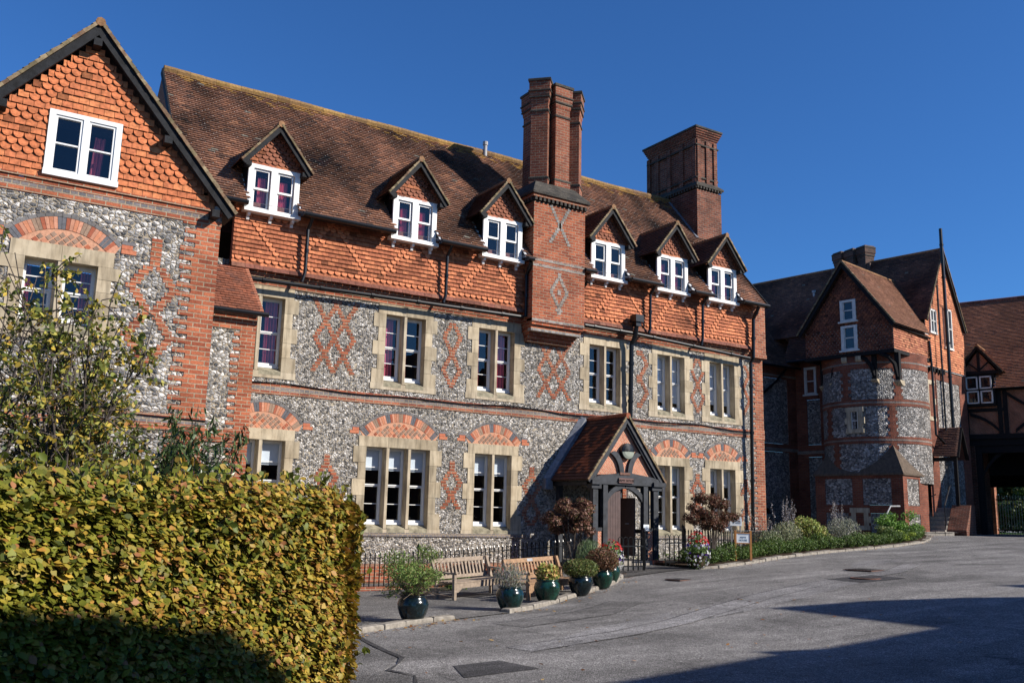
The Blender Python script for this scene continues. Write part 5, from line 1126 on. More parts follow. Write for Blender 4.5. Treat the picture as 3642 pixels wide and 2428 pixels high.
blob('asphalt_patch',8.6,10.7,2.3,.28,.45,M['patch_pale']); blob('asphalt_patch',14.0,11.8,3.2,.25,.28,M['patch_pale'],.005); blob('asphalt_patch',20.5,15.2,1.6,.35,.3,M['patch_pale'],.003)
poly('asphalt_patch',[(3.9,11.4),(5.2,12.0),(5.0,10.9),(4.9,10.0),(4.4,9.3),(4.6,8.6),(4.3,7.5),(3.5,7.0),(3.5,10.0)],M['asphalt_pave'],.007)
m=MB(); pts=[(5.22,12.0),(5.1,11.4),(4.98,10.6),(4.92,10.0),(4.7,9.6),(4.42,9.3),(4.55,8.9),(4.3,8.4),(4.35,7.6)]
o=poly('tar_joint',[(x,y) for x,y in pts]+[(x+.05+.03*math.sin(y*9),y) for x,y in pts[::-1]],M['patch'],.011)
def grate(x,y,rx,ry,label,rot=.3,round_=False):
    z=G(x)+.012; t=thing('drain_cover',(x,y,z),label,'drain cover'); m=MB(); F_=Fr((x,y,z),(math.cos(rot),math.sin(rot),0),(0,0,1),(-math.sin(rot),math.cos(rot),0))
    if round_: m.lathe((x,y,z),[(rx,-.01),(rx,.006),(rx-.05,.008)],28)
    else: m.box(F_,-rx,rx,-.01,.004,-ry,ry)
    m.build('cover',M['rust'],t); m=MB(); n=8
    for i in range(n):
        for j in range(n):
            u=-rx*.85+1.7*rx*i/(n-1); v=-ry*.85+1.7*ry*j/(n-1)
            if round_ and math.hypot(u,v)>rx*.85: continue
            m.box(F_,u-rx*.07,u+rx*.07,.004 if not round_ else .008,.012,v-ry*.07,v+ry*.07)
    m.build('studs',M['patch'],t)
grate(13.9,15.13,.22,.2,'rusty slotted drain cover on the drive nearest the porch',.2); grate(18.41,13.9,.38,.33,'square rusty manhole cover beyond the dark asphalt patch',.2); grate(16.7,12.6,.3,.3,'round manhole cover set in the dark square patch of asphalt',0,True)
def trench(pts,w0,name='asphalt_patch',mat='patch_pale',dz=.0045):
    L_=[];Rr=[]
    for i,(x,y) in enumerate(pts):
        a=pts[max(0,i-1)]; b=pts[min(len(pts)-1,i+1)]; dx,dy=b[0]-a[0],b[1]-a[1]; l=math.hypot(dx,dy); nx,ny=-dy/l,dx/l; ww=w0*(1+rsP.uniform(-.12,.12)); L_.append((x+nx*ww,y+ny*ww)); Rr.append((x-nx*ww,y-ny*ww))
    poly(name,L_+Rr[::-1],M[mat],dz)
    for side in (L_,Rr): poly('tar_joint',side+[(x+.012,y+.022) for x,y in side[::-1]],M['patch'],dz+.004)
trench([(6.5,9.9),(8.5,10.35),(10.5,11.1),(13,12.0),(15.5,12.6),(18.5,13.2),(20.6,14.2)],.24)
trench([(7.6,11.9),(9.6,12.5),(11.0,13.3)],.33,mat='asphalt_pave',dz=.0035)
# fallen leaves
rs=np.random.RandomState(11)
n=260; t=rs.rand(n); px=[];
for i in range(n):
    K=[KA,KB,KC][i%3]; j=rs.randint(len(K)-1); a,b=K[j],K[j+1]; q=rs.rand(); x=a[0]+(b[0]-a[0])*q+rs.normal(0,.12)+.1; y=a[1]+(b[1]-a[1])*q-.05-abs(rs.normal(0,.14)); px.append((x,y,G(x)+.015))
for i in range(60): x=rs.uniform(3,14); y=rs.uniform(7,12); px.append((x,y,G(x)+.015))
o=leaves('fallen_leaves',px,[(0,0,1)]*len(px),.06,pal(rs,len(px),[(.35,.16,.04),(.22,.09,.03),(.45,.28,.07)],[1,1,1]),M['leaf'],jit=.15,rs=rs); o['kind']='stuff'
# ================================================================= FENCES
def fence(pts, h, sp, label, top=None, spike=True, level=None):
    a=V((pts[0][0],pts[0][1],0)); t=thing('iron_railing',(a.x,a.y,G(a.x)),label,'railing')
    rails=MB(); proto=None
    for i in range(len(pts)-1):
        a=V((pts[i][0],pts[i][1],0)); b=V((pts[i+1][0],pts[i+1][1],0)); L_=(b-a).length; n=int(L_/sp)
        zz=lambda p: (G(p.x)+.05 if level is None else level-h)
        for hz in (h-.16,.12): rails.bar((a.x,a.y,zz(a)+hz),(b.x,b.y,zz(b)+hz),.035,.012)
        for k in range(n+1):
            p=a+(b-a)*(k/n)
            if proto is None:
                m=MB(); z0=zz(p); c=(p.x,p.y,z0); m.lathe(c,[(.014,0),(.014,h-.1),(.024,h-.09),(.013,h-.075),(.022,h-.05),(.003,h)] if spike else [(.012,0),(.012,h)],6)
                proto=m.build('picket',M['black'],t); p0=p.copy(); pz=z0
            else:
                c=proto.copy(); COL.objects.link(c); c.parent=t; c.location=(p.x-p0.x,p.y-p0.y,zz(p)-pz)
        for p in (a,b):
            m=MB(); m.lathe((p.x,p.y,zz(p)),[(.022,0),(.022,h-.02),(.035,h),(.018,h+.02),(.034,h+.05),(.03,h+.08),(.004,h+.12)],8); m.build('post',M['black'],t)
    rails.build('rail',M['black'],t); return t
fence([(4.6,18.0),(9.2,18.0),(13.5,18.0)],.76,.108,'black spiked iron railing behind the benches, left of the porch')
fence([(16.6,17.9),(18.4,18.25),(25.2,21.0)],.82,.118,'black spiked iron railing running from the porch past the house corner behind the bed',level=-.20)
def hooprail(x0,x1,y,z,label,n=5,h=.75):
    t=thing('hooped_gate',(x0,y,z),label,'gate'); m=MB(); w_=(x1-x0)/n
    for k in range(n):
        a=x0+k*w_; b=a+w_*.85; r=(b-a)/2; pts=[(a,y,z)]+[(a+r-r*math.cos(math.pi*q/6),y,z+h-r+r*math.sin(math.pi*q/6)) for q in range(7)]+[(b,y,z)]; m.tube(pts,.009,5)
    m.build('hoops',M['black'],t); m=MB(); 
    for hz in (.08,h-.22): m.box(Fr((0,y,z),(1,0,0),(0,-1,0)),x0,x1,-.01,.01,hz,hz+.03)
    m.build('rail',M['black'],t); m=MB(); m.lathe((x1+.02,y,z),[(.03,0),(.03,h+.1),(.05,h+.13),(.005,h+.22)],8); m.build('post',M['black'],t)
hooprail(13.75,14.5,16.95,-1.14,'low hooped black iron gate left of the porch door')
hooprail(15.75,16.35,17.6,-1.08,'low hooped black iron gate right of the porch door',4)
# low sunken-wall coping under the railing
m=MB(); m.box(X0,4.6,13.5,-18.12,-17.9,-1.75,-1.46); o=m.build('coping_wall',M['brick_bay']); tag(o,'low brick kerb wall under the left hand railing','wall')
m=MB(); m.box(F0,6.5,13.2,0,.6,-1.5,-1.12) ; o=m.build('plinth_wall',M['brick_bay'],house)
# ================================================================= BENCHES
def bench(L_, mat, label):
    b=thing('garden_bench',(0,0,0),label,'bench','teak benches in front of the railing'); F_=Fr((0,0,0),(1,0,0),(0,-1,0)); up=MB()
    for s in (0,L_):
        m=MB(); m.box(F_,s-.03,s+.03,.46,.52,0,.60); m.build('leg',mat,b)
        m=MB(); m.hexa([F_.p(s-.03,.06,0),F_.p(s+.03,.06,0),F_.p(s+.03,0,0),F_.p(s-.03,0,0),F_.p(s-.03,.04,.42),F_.p(s+.03,.04,.42),F_.p(s+.03,-.02,.42),F_.p(s-.03,-.02,.42)]); m.hexa([F_.p(s-.03,.04,.42),F_.p(s+.03,.04,.42),F_.p(s+.03,-.02,.42),F_.p(s-.03,-.02,.42),F_.p(s-.03,-.10,.86),F_.p(s+.03,-.10,.86),F_.p(s+.03,-.15,.86),F_.p(s-.03,-.15,.86)]); m.build('leg',mat,b)
        m=MB(); pr=[(-.06,.63),(.15,.62),(.35,.60),(.50,.615),(.56,.63)]
        for q in range(4): (d0,z0),(d1,z1)=pr[q],pr[q+1]; m.hexa([F_.p(s-.035,d0,z0-.035),F_.p(s+.035,d0,z0-.035),F_.p(s+.035,d1,z1-.035),F_.p(s-.035,d1,z1-.035),F_.p(s-.035,d0,z0),F_.p(s+.035,d0,z0),F_.p(s+.035,d1,z1),F_.p(s-.035,d1,z1)])
        m.build('armrest',mat,b)
    m=MB()
    for k in range(5): m.box(F_,.03,L_-.03,.02+k*.1,.1+k*.1,.385,.41)
    m.box(F_,.03,L_-.03,.47,.50,.28,.38); m.prism(F_,[(.03,.20),(.10,.20),(.2,.28),(.03,.28)],.47,.50); m.prism(F_,[(L_-.03,.20),(L_-.03,.28),(L_-.2,.28),(L_-.10,.20)],.47,.50); m.box(F_,.03,L_-.03,0,.03,.3,.38)
    m.build('seat',mat,b)
    BF=Fr((0,0,0),(1,0,0),(0,-.958,.287),(0,.23,.973)); m=MB()
    m.box(BF,.03,L_-.03,.0,.035,.775,.865); m.box(BF,.03,L_-.03,.0,.035,.43,.50); n=int(L_/.098)
    for k in range(n): u=.03+(L_-.06)*(k+.5)/n; m.box(BF,u-.022,u+.022,.008,.026,.50,.775)
    m.build('backrest',mat,b); return b
def place(o,x,y,az,z,tilt=0): o.location=(x,y,z-.035); o.rotation_euler=(0,-tilt,math.pi/2-az); o.scale=(1,1,.88)
b1=bench(1.5,M['wood_grey'],'weathered grey teak bench, the left one of the pair behind the pots'); place(b1,8.5,15.85,math.radians(74),-1.53,.03)
b2=bench(1.58,M['wood_warm'],'warmer brown teak bench with a small plaque, nearer the porch'); place(b2,9.66,15.15,math.radians(74),-1.51,.03)
m=MB(); BF=Fr((0,0,0),(1,0,0),(0,-.958,.287),(0,.23,.973)); m.box(BF,.72,.88,.036,.04,.79,.85); pl_=m.build('memorial_plaque',M['metal'],None); pl_.parent=b2
bt=MB(); bt.lathe((0,0,0),[(.033,0),(.035,.02),(.035,.14),(.012,.19),(.012,.22)],10); bt=bt.build('drinks_bottle',m_plain('red_bottle',(.4,.02,.02),.3,.5),None); bt.location=(9.75,15.5,-1.10); tag(bt,'small red bottle standing where the two benches meet','bottle')
# ================================================================= POTS AND PLANTS
pots=[(6.57,12.96,.235,.385,'pot_dark','glossy black-green glazed pot nearest the hedge, holding the big wispy shrub'),(8.64,13.5,.235,.38,'pot_blue','blue-streaked glazed pot with a grey lavender, right at the end of the kerb'),(9.88,14.2,.24,.40,'pot_green','bottle green glazed pot holding a variegated yellow plant'),(10.94,14.62,.23,.38,'pot_dark','dark glazed pot holding a spreading low green shrub'),(11.88,15.15,.215,.37,'pot_green','teal glazed pot with a bronze leaved maple mound near the porch'),(12.55,15.75,.215,.37,'pot_green','teal glazed pot hidden behind the others, next to the hanging petunias')]
proto=None
for i,(x,y,R,H,mt,lb) in enumerate(pots):
    z=G(x)+.018; m=MB(); pr=[(.56,0),(.66,.06),(.86,.28),(.985,.52),(1.0,.66),(.93,.82),(.80,.91),(.80,.93),(.87,.96),(.87,1.0),(.78,1.0),(.76,.93)]
    m.lathe((x,y,z),[(r*R,h*H) for r,h in pr],36); m.smooth=True; o=m.build('glazed_pot',M[mt]); tag(o,lb,'plant pot','glazed pots along the kerb')
    s_=MB(); s_.lathe((x,y,z+H*.9),[(R*.74,0),(R*.74,.01)],16); s_.build('compost',M['soil'],o)
def cloud(rs, n, c, r, shell=.55, flat=1.0):
    d=rs.normal(0,1,(n,3)); d/=np.linalg.norm(d,axis=1)[:,None]; q=(shell+(1-shell)*rs.rand(n)**.6)[:,None]
    if shell==0: q=rs.rand(n,1)**(1/3)
    return np.array(c)+d*q*np.array(r), d
GREEN=[(.07,.13,.02),(.11,.18,.03),(.05,.09,.015),(.16,.22,.05)]
def bush(name, c, r, n, size, palette, wts, label, cat='shrub', group=None, mat='leaf', shell=.3, aspect=.6, jit=.8, lobed=False, stems=6, droop=.2, seed=1, lumps=0, lift=None, twig='bark', stemtop=.5):
    rs=np.random.RandomState(seed); base=(c[0],c[1],c[2]); t=thing(name,base,label,cat,group)
    m=MB()
    for k in range(stems):
        a=rs.uniform(0,6.28); q=rs.uniform(.1,.8); e=V((c[0]+r[0]*q*math.cos(a),c[1]+r[1]*q*math.sin(a),c[2]+r[2]*(stemtop+rs.uniform(.1,1.0)))); mid=V(base).lerp(e,.5)+V((rs.normal(0,.03),rs.normal(0,.03),.03)); m.tube([V(base)+V((rs.normal(0,.015),rs.normal(0,.015),0)),mid,e],[.012,.008,.004],5)
    m.build('stems',M[twig],t)
    cc=(c[0],c[1],c[2]+r[2]*1.0)
    if lumps:
        P=[];N=[]
        for k in range(lumps):
            d=rs.normal(0,1,3); d/=np.linalg.norm(d); q=rs.uniform(.3,.92); lc=np.array(cc)+d*q*np.array(r); p_,n_=cloud(rs,n//lumps,lc,np.array(r)*rs.uniform(.25,.42),.2); P.append(p_); N.append(n_)
        P=np.concatenate(P); N=np.concatenate(N)
    else: P,N=cloud(rs,n,cc,r,shell)
    k=P[:,2]>G(c[0])+.03; P=P[k];N=N[k]
    leaves('foliage',P,N,size,pal(rs,len(P),palette,wts),M[mat],t,aspect=aspect,jit=jit,lobed=lobed,droop=droop,rs=rs,lift=lift)
    return t,rs
# big wispy shrub in pot 1
x,y=6.57,12.96; t,rs=bush('potted_shrub',(x,y,-1.27),(.60,.58,.43),5200,.042,[(.13,.21,.04),(.18,.26,.06),(.08,.13,.03),(.22,.2,.08)],[3,3,2,1],'wide wispy green shrub with pale twigs growing in the pot nearest the hedge',seed=2,aspect=.35,stems=0,shell=.25,lumps=26)
m=MB()
for k in range(110):
    a=rs.uniform(0,6.28); q=rs.uniform(.2,1)**.7; e=V((x+.72*q*math.cos(a),y+.72*q*math.sin(a),-1.25+rs.uniform(.0,.85)*(1.05-.4*q))); b=V((x+rs.normal(0,.03),y+rs.normal(0,.03),-1.24)); mid=b.lerp(e,.5)+V((rs.normal(0,.04),rs.normal(0,.04),.08)); m.tube([b,mid,e],[.005,.0035,.002],4)
m.build('twigs',M['twig'],t)
t,rs=bush('potted_lavender',(8.64,13.5,-1.23),(.31,.31,.25),3200,.035,[(.22,.24,.17),(.30,.30,.26),(.14,.17,.10),(.28,.22,.28)],[3,3,2,1.2],'grey green lavender mound in the blue-streaked pot',seed=3,aspect=.2,shell=.1,lift=np.array([0,0,1.0]),stems=14,twig='twig')
bush('potted_shrub',(9.88,14.2,-1.16),(.23,.23,.18),900,.06,[(.55,.42,.12),(.30,.35,.08),(.5,.28,.12),(.14,.2,.04)],[3,2,1,1.5],'yellow variegated plant in the bottle green pot',seed=4,shell=.2,lobed=False,mat='leaf')
bush('potted_shrub',(10.94,14.62,-1.12),(.37,.33,.19),4600,.034,[(.10,.14,.03),(.16,.18,.05),(.06,.08,.02),(.2,.14,.05)],[3,2,2,1],'low spreading dark green shrub in the fourth pot',seed=5,shell=.3,lobed=True)
bush('potted_shrub',(11.88,15.15,-1.07),(.36,.34,.26),4600,.034,[(.15,.065,.035),(.10,.06,.03),(.2,.10,.05),(.09,.09,.03)],[3,2,2,1],'bronze brown maple mound in the teal pot beside the petunias',seed=6,shell=.3,lobed=True)
# petunias and geraniums
def flowers(name, c, r, label, cols, n=160, size=.06, green=900, seed=1, box=True):
    rs=np.random.RandomState(seed); t=thing(name,(c[0],c[1],G(c[0])),label,'planter')
    P,N=cloud(rs,green,c,r,.2); leaves('foliage',P,N,.045,pal(rs,green,[(.08,.15,.03),(.14,.22,.05)],[1,1]),M['leaf'],t,rs=rs)
    P,N=cloud(rs,n,c,tuple(q*1.08 for q in r),.9); k=(N[:,1]<.4); P=P[k];N=N[k]; zz=(P[:,2]-c[2])/r[2]
    col=np.array([cols[0] if z>.45 else (cols[1] if (rs.rand()<.42 and z>-.3) else cols[2]) for z in zz])*(1+rs.uniform(-.15,.15,(len(zz),1)))
    leaves('blooms',P,N,size*.72,col*.8,M['petal'],t,aspect=1.1,jit=.25,rs=rs,lobed=True)
    m=MB(); m.lathe((c[0],c[1],G(c[0])+.05),[(r[0]*.5,0),(r[0]*.75,.3),(r[0]*.8,.32)],14); m.build('tub',M['soil'],t); return t
flowers('flower_tub',(12.75,15.95,-.80),(.26,.24,.36),'tub of red geraniums over trailing purple and white petunias at the left of the porch',[(.55,.02,.02),(.11,.03,.33),(.75,.75,.75)],220,.07,900,7)
flowers('flower_tub',(15.95,16.7,-.72),(.30,.28,.46),'tall planter of red geraniums over purple and white petunias, right of the porch path',[(.60,.02,.02),(.11,.03,.35),(.78,.78,.78)],260,.075,1300,8)
# maples
def maple(c, r, label, seed, col):
    t=thing('japanese_maple',(c[0],c[1],G(c[0])),label,'tree'); rs=np.random.RandomState(seed); m=MB()
    for k in range(9):
        a=rs.uniform(0,6.28); q=rs.uniform(.3,.8); e=V((c[0]+r[0]*q*math.cos(a),c[1]+r[1]*q*math.sin(a),c[2]+r[2]*rs.uniform(-.4,.6))); b=V((c[0],c[1],G(c[0]))); mid=V((c[0]+r[0]*.2*math.cos(a),c[1]+r[1]*.2*math.sin(a),(b.z+c[2])/2)); m.tube([b,mid,e],[.03,.02,.006],6)
    m.build('trunk',M['bark'],t); P=[];N=[]
    for k in range(34):
        a=rs.uniform(0,6.28); q=rs.rand()**.5; z=rs.uniform(-.75,.95); s_=math.sqrt(max(.05,1-abs(z)**1.6)); lc=np.array((c[0]+r[0]*q*s_*math.cos(a),c[1]+r[1]*q*s_*math.sin(a),c[2]+r[2]*z)); p_,n_=cloud(rs,260,lc,(r[0]*.24,r[1]*.26,r[2]*.30),.1); P.append(p_);N.append(n_+np.array([0,0,.8]))
    P=np.concatenate(P);N=np.concatenate(N); leaves('crown',P,N,.055,pal(rs,len(P),col,[3,2,1,1]),M['leaf'],t,aspect=.55,lobed=True,droop=.6,jit=.6,rs=rs)
maple((12.75,17.3,-.02),(.72,.6,.42),'bronze leaved Japanese maple in front of the wall left of the porch',12,[(.17,.075,.05),(.10,.05,.03),(.24,.13,.09),(.10,.09,.03)])
maple((17.15,17.45,.18),(.85,.6,.46),'dark red-brown Japanese maple above the railing right of the porch',13,[(.13,.05,.03),(.085,.045,.025),(.18,.085,.05),(.07,.06,.025)])
bush('rosemary_bush',(12.85,16.85,-1.18),(.32,.3,.37),2600,.06,[(.10,.16,.06),(.14,.2,.09),(.07,.11,.04)],[2,2,1],'upright feathery rosemary bush between the bench and the porch gate',seed=14,aspect=.14,shell=0,lift=np.array([0,0,1.2]),stems=10)
# under-bench and area plants
bush('ground_fern',(9.6,17.2,-1.5),(.5,.3,.16),700,.06,GREEN,[1,1,1,1],'low green fern seen beneath the benches',seed=15); bush('ground_fern',(16.6,17.5,-1.05),(.5,.28,.22),1500,.05,[(.05,.09,.02),(.08,.12,.03)],[1,1],'dark green bushy plant behind the tall flower planter',seed=16)
bush('ground_fern',(17.4,17.55,-1.02),(.45,.25,.26),1300,.05,[(.06,.10,.03),(.10,.14,.04)],[1,1],'feathery green plant against the railing below the red maple',seed=17,aspect=.2,lift=np.array([0,0,1.]))
# border: clipped box plants and tall perennials
proto=None; k=0
def along(K,s):
    P=[V((a,b,0)) for a,b in K]; 
    for i in range(len(P)-1):
        L_=(P[i+1]-P[i]).length
        if s<=L_: d=(P[i+1]-P[i]).normalized(); return P[i]+d*s, V((-d.y,d.x,0))
        s-=L_
    return P[-1],V((0,1,0))
tot=sum(math.dist(KC[i],KC[i+1]) for i in range(len(KC)-1)); s=1.0
while s<tot-2.6:
    p,nn_=along(KC,s); q=p+nn_*(.42+.1*rnd.random()); z=G(q.x)+.05; sc=rnd.uniform(.85,1.15)*(1+.012*s)
    if proto is None or k in (3,9): proto,_=bush('box_plant',(q.x,q.y,z),(.25,.24,.19),1100,.034,[(.05,.10,.015),(.08,.14,.025),(.12,.17,.03),(.03,.06,.01)],[2,2,1,1],'small clipped dark green box plant in the row along the bed kerb','shrub','box plants along the bed kerb',seed=20+k,shell=.4,stems=5)
    else: dup(proto,(q.x,q.y,z),(0,0,rnd.uniform(0,6.28))).scale=(sc,sc,sc*rnd.uniform(.85,1.2))
    s+=.46*sc; k+=1
per=[(19.3,18.5,.45,.45,[(.05,.02,.03),(.08,.03,.04),(.06,.05,.03)],'dark purple leaved plant beside the wooden name board',.05,.5),
(21.2,19.3,.5,.6,[(.20,.23,.13),(.30,.30,.2),(.14,.2,.06)],'grey green perennial clump in front of the far railing',.06,.3),
(22.6,19.8,.5,.8,[(.24,.26,.16),(.16,.2,.08),(.35,.33,.2)],'silvery tall perennial clump in the middle of the bed',.06,.3),
(24.3,20.2,.75,1.0,[(.28,.33,.08),(.35,.30,.1),(.18,.24,.06)],'yellow green shrub with browning tips in the bed',.07,.6),
(26.0,20.4,.6,.85,[(.2,.22,.14),(.26,.26,.2),(.3,.3,.26)],'pale grey leafy perennial clump below the turret',.06,.3),
(27.6,20.0,.55,.6,[(.10,.15,.04),(.2,.2,.08)],'loose green perennial left of the bright round bush',.06,.5),
(31.2,21.8,.5,.42,[(.14,.2,.18),(.2,.26,.24),(.12,.18,.12)],'blue grey lavender at the far end of the bed',.07,.25),
(28.3,19.85,.5,.36,[(.25,.32,.05),(.18,.26,.04)],'yellow green low shrub in front of the bright round bush',.06,.6)]
for i,(x,y,R,H,pc,lb,sz,asp) in enumerate(per): bush('perennial_clump',(x,y,G(x)+.05),(R*1.1,R*.9,H*.52),2600,sz,pc,[2,1,1][:len(pc)],lb,'plant','perennials in the flower bed',seed=40+i,aspect=asp,shell=.1,lift=np.array([0,0,.9]) if asp<.4 else None,stems=12,lumps=0 if asp<.4 else 14)
bush('round_bush',(29.7,21.0,G(29.7)+.05),(.85,.75,.52),5200,.065,[(.12,.24,.03),(.18,.32,.05),(.08,.16,.02)],[2,2,1],'bright green rounded bush near the far end of the flower bed',seed=60,shell=.35,lumps=22)
def spires(c,n,h,label,seed,col):
    rs=np.random.RandomState(seed); t=thing('flower_spires',(c[0],c[1],G(c[0])+.05),label,'plant','pale flower spires in the bed'); m=MB(); P=[]
    for k in range(n):
        b=V((c[0]+rs.normal(0,.16),c[1]+rs.normal(0,.12),G(c[0])+.05)); e=b+V((rs.normal(0,.16),rs.normal(0,.12),h*rs.uniform(.75,1.1))); m.tube([b,e],.006,4)
        for q in range(46): f=.45+.55*rs.rand(); p=b.lerp(e,f); P.append((p.x+rs.normal(0,.02),p.y+rs.normal(0,.02),p.z))
    m.build('stems',M['twig'],t); leaves('florets',P,[(0,0,1)]*len(P),.035,pal(rs,len(P),col,[1,1]),M['leaf'],t,rs=rs,jit=2)
spires((21.4,19.6),9,1.05,'pale dried flower spires nearest the house corner',70,[(.35,.33,.30),(.28,.25,.26)])
spires((23.4,20.4),14,1.5,'tall pale lilac flower spires in the middle of the bed',71,[(.42,.40,.42),(.33,.31,.32)])
spires((26.4,20.9),13,1.35,'tall pale flower spires below the turret window',72,[(.42,.40,.40),(.34,.32,.33)])
rs=np.random.RandomState(80); P=[]
for i in range(1500):
    s_=rs.uniform(.3,tot-1.0); p,nn_=along(KC,s_); q=p+nn_*rs.uniform(.25,3.2); P.append((q.x,q.y,G(q.x)+.09+.1*rs.rand()))
o=leaves('ground_cover',P,[(0,0,1)]*len(P),.07,pal(rs,len(P),GREEN,[1,1,1,1]),M['leaf'],jit=.7,rs=rs); o['kind']='stuff'
# ================================================================= SIGNS
SF=Fr((0,17.35,0),(.985,.17,0),(.17,-.985,0)); 
sg=thing('name_board',(17.9,17.2,G(18)),'wooden framed white name board standing in the flower bed','sign'); BFm=Fr((17.83,17.32,0),(.8,-.6,0),(-.6,-.8,0))
m=MB(); m.box(BFm,0,.05,-.03,.03,-1.05,-.20); m.build('post',M['signwood'],sg); m=MB(); m.box(BFm,.38,.43,-.03,.03,-1.05,-.20); m.build('post',M['signwood'],sg)
m=MB(); m.box(BFm,.05,.38,0,.03,-.275,-.252); m.box(BFm,.05,.38,0,.03,-.53,-.507); m.build('frame',M['signwood'],sg); m=MB(); m.box(BFm,.05,.38,.005,.022,-.507,-.275); sf_=m.build('panel',M['sign'],sg)
text('ARMY','lettering',BFm.p(.215,.023,-.375),.065,frm(BFm),M['ink'],sf_); text('HOUSE','lettering',BFm.p(.215,.023,-.445),.065,frm(BFm),M['ink'],sf_)
m=MB(); m.box(BFm,.09,.34,.022,.0235,-.308,-.298); m.build('heading_line',M['ink'],sf_)
s2=thing('parking_sign',(18.2,17.6,G(18.3)),'small white sign with a wheelchair symbol on two posts behind the name board','sign'); B2=Fr((18.10,17.72,0),(.8,-.6,0),(-.6,-.8,0))
m=MB(); m.box(B2,.02,.05,-.04,0,-1.05,.12); m.build('post',M['metal'],s2); m=MB(); m.box(B2,.24,.27,-.04,0,-1.05,.12); m.build('post',M['metal'],s2)
m=MB(); m.box(B2,0,.30,0,.01,-.09,.13); p2=m.build('panel',M['sign'],s2)
text('DISABLED','lettering',B2.p(.20,.011,.015),.034,frm(B2),M['ink'],p2); text('PARKING','lettering',B2.p(.20,.011,-.025),.034,frm(B2),M['ink'],p2)
m=MB(); cx=.07; cz=-.012; k_=.62
for q in range(18):
    t0=-2.6+q*.25; t1=t0+.25; m.prism(B2,[(cx+.045*k_*math.cos(t0),cz+.045*k_*math.sin(t0)),(cx+.045*k_*math.cos(t1),cz+.045*k_*math.sin(t1)),(cx+.031*k_*math.cos(t1),cz+.031*k_*math.sin(t1)),(cx+.031*k_*math.cos(t0),cz+.031*k_*math.sin(t0))],.010,.0115)
for pl in ([(-.012,0),(.006,0),(.0,.08),(-.016,.08)],[(0,.03),(.045,0),(.052,-.045),(.036,-.045),(.034,-.01),(0,.01)],[(-.007+.016*math.cos(t),.10+.016*math.sin(t)) for t in [i*.785 for i in range(8)]]): m.prism(B2,[(cx+a*k_,cz+b*k_) for a,b in pl],.0102,.0118)
m.build('wheelchair_symbol',M['ink'],p2)
# ================================================================= HEDGE
hd=thing('beech_hedge',(1.9,6.9,-1.64),'clipped beech hedge turning yellow and brown, filling the lower left','hedge')
rs=np.random.RandomState(90); HA=np.array((-1.6,4.35)); HB=np.array((3.42,7.72)); HD=(HB-HA)/np.linalg.norm(HB-HA); HN=np.array((HD[1],-HD[0])); HL=np.linalg.norm(HB-HA); W_=1.05; TOP=.22; BOT=-1.75; RC=.28
def hsurf(n,rs):
    P=[];N=[]
    for i in range(n):
        k=rs.rand()
        if k<.62:                            # front face
            s=rs.uniform(0,HL); z=rs.uniform(BOT,TOP); off=0
            nn=np.array((HN[0],HN[1],0)); p=HA+HD*s
        elif k<.80:                          # end face
            off=rs.uniform(0,W_); s=HL; z=rs.uniform(BOT,TOP); nn=np.array((HD[0],HD[1],0)); p=HA+HD*s-HN*off
        else:
            off=rs.uniform(0,W_); s=rs.uniform(0,HL); z=TOP; nn=np.array((0,0,1.)); p=HA+HD*s-HN*off
        P.append((p[0],p[1],z,s,off)); N.append(nn)
    return np.array(P),np.array(N)
P,N=hsurf(92000,rs)
# round the free end and top edges, add gentle lumps
s_=P[:,3]; off=P[:,4]; z=P[:,2].copy(); X=P[:,0].copy(); Y=P[:,1].copy()
e1=np.clip((s_-(HL-.35))/.35,0,1); cen=.5; tp=np.clip((z-(TOP-RC))/RC,0,1)
inw_=np.where(off<.01,1,0)
pull=.16*tp**2+.20*e1**2*inw_
lump=np.array([noise.noise(V((a*1.6,b*1.6,c*1.6)))+.8*noise.noise(V((a*5.5,b*5.5,c*5.5)))+.5*noise.noise(V((a*13,b*13,c*13))) for a,b,c in zip(X,Y,z)])
depth=np.abs(rs.normal(0,.075,len(X)))+pull-.075*lump
pos=np.stack([X,Y,z],1)-N*depth[:,None]
hd_end=e1*tp; pos[:,2]-=.11*hd_end**1.5+.02*e1
pos[:,2]+=np.where(z>=TOP-.001,.02*lump,0)
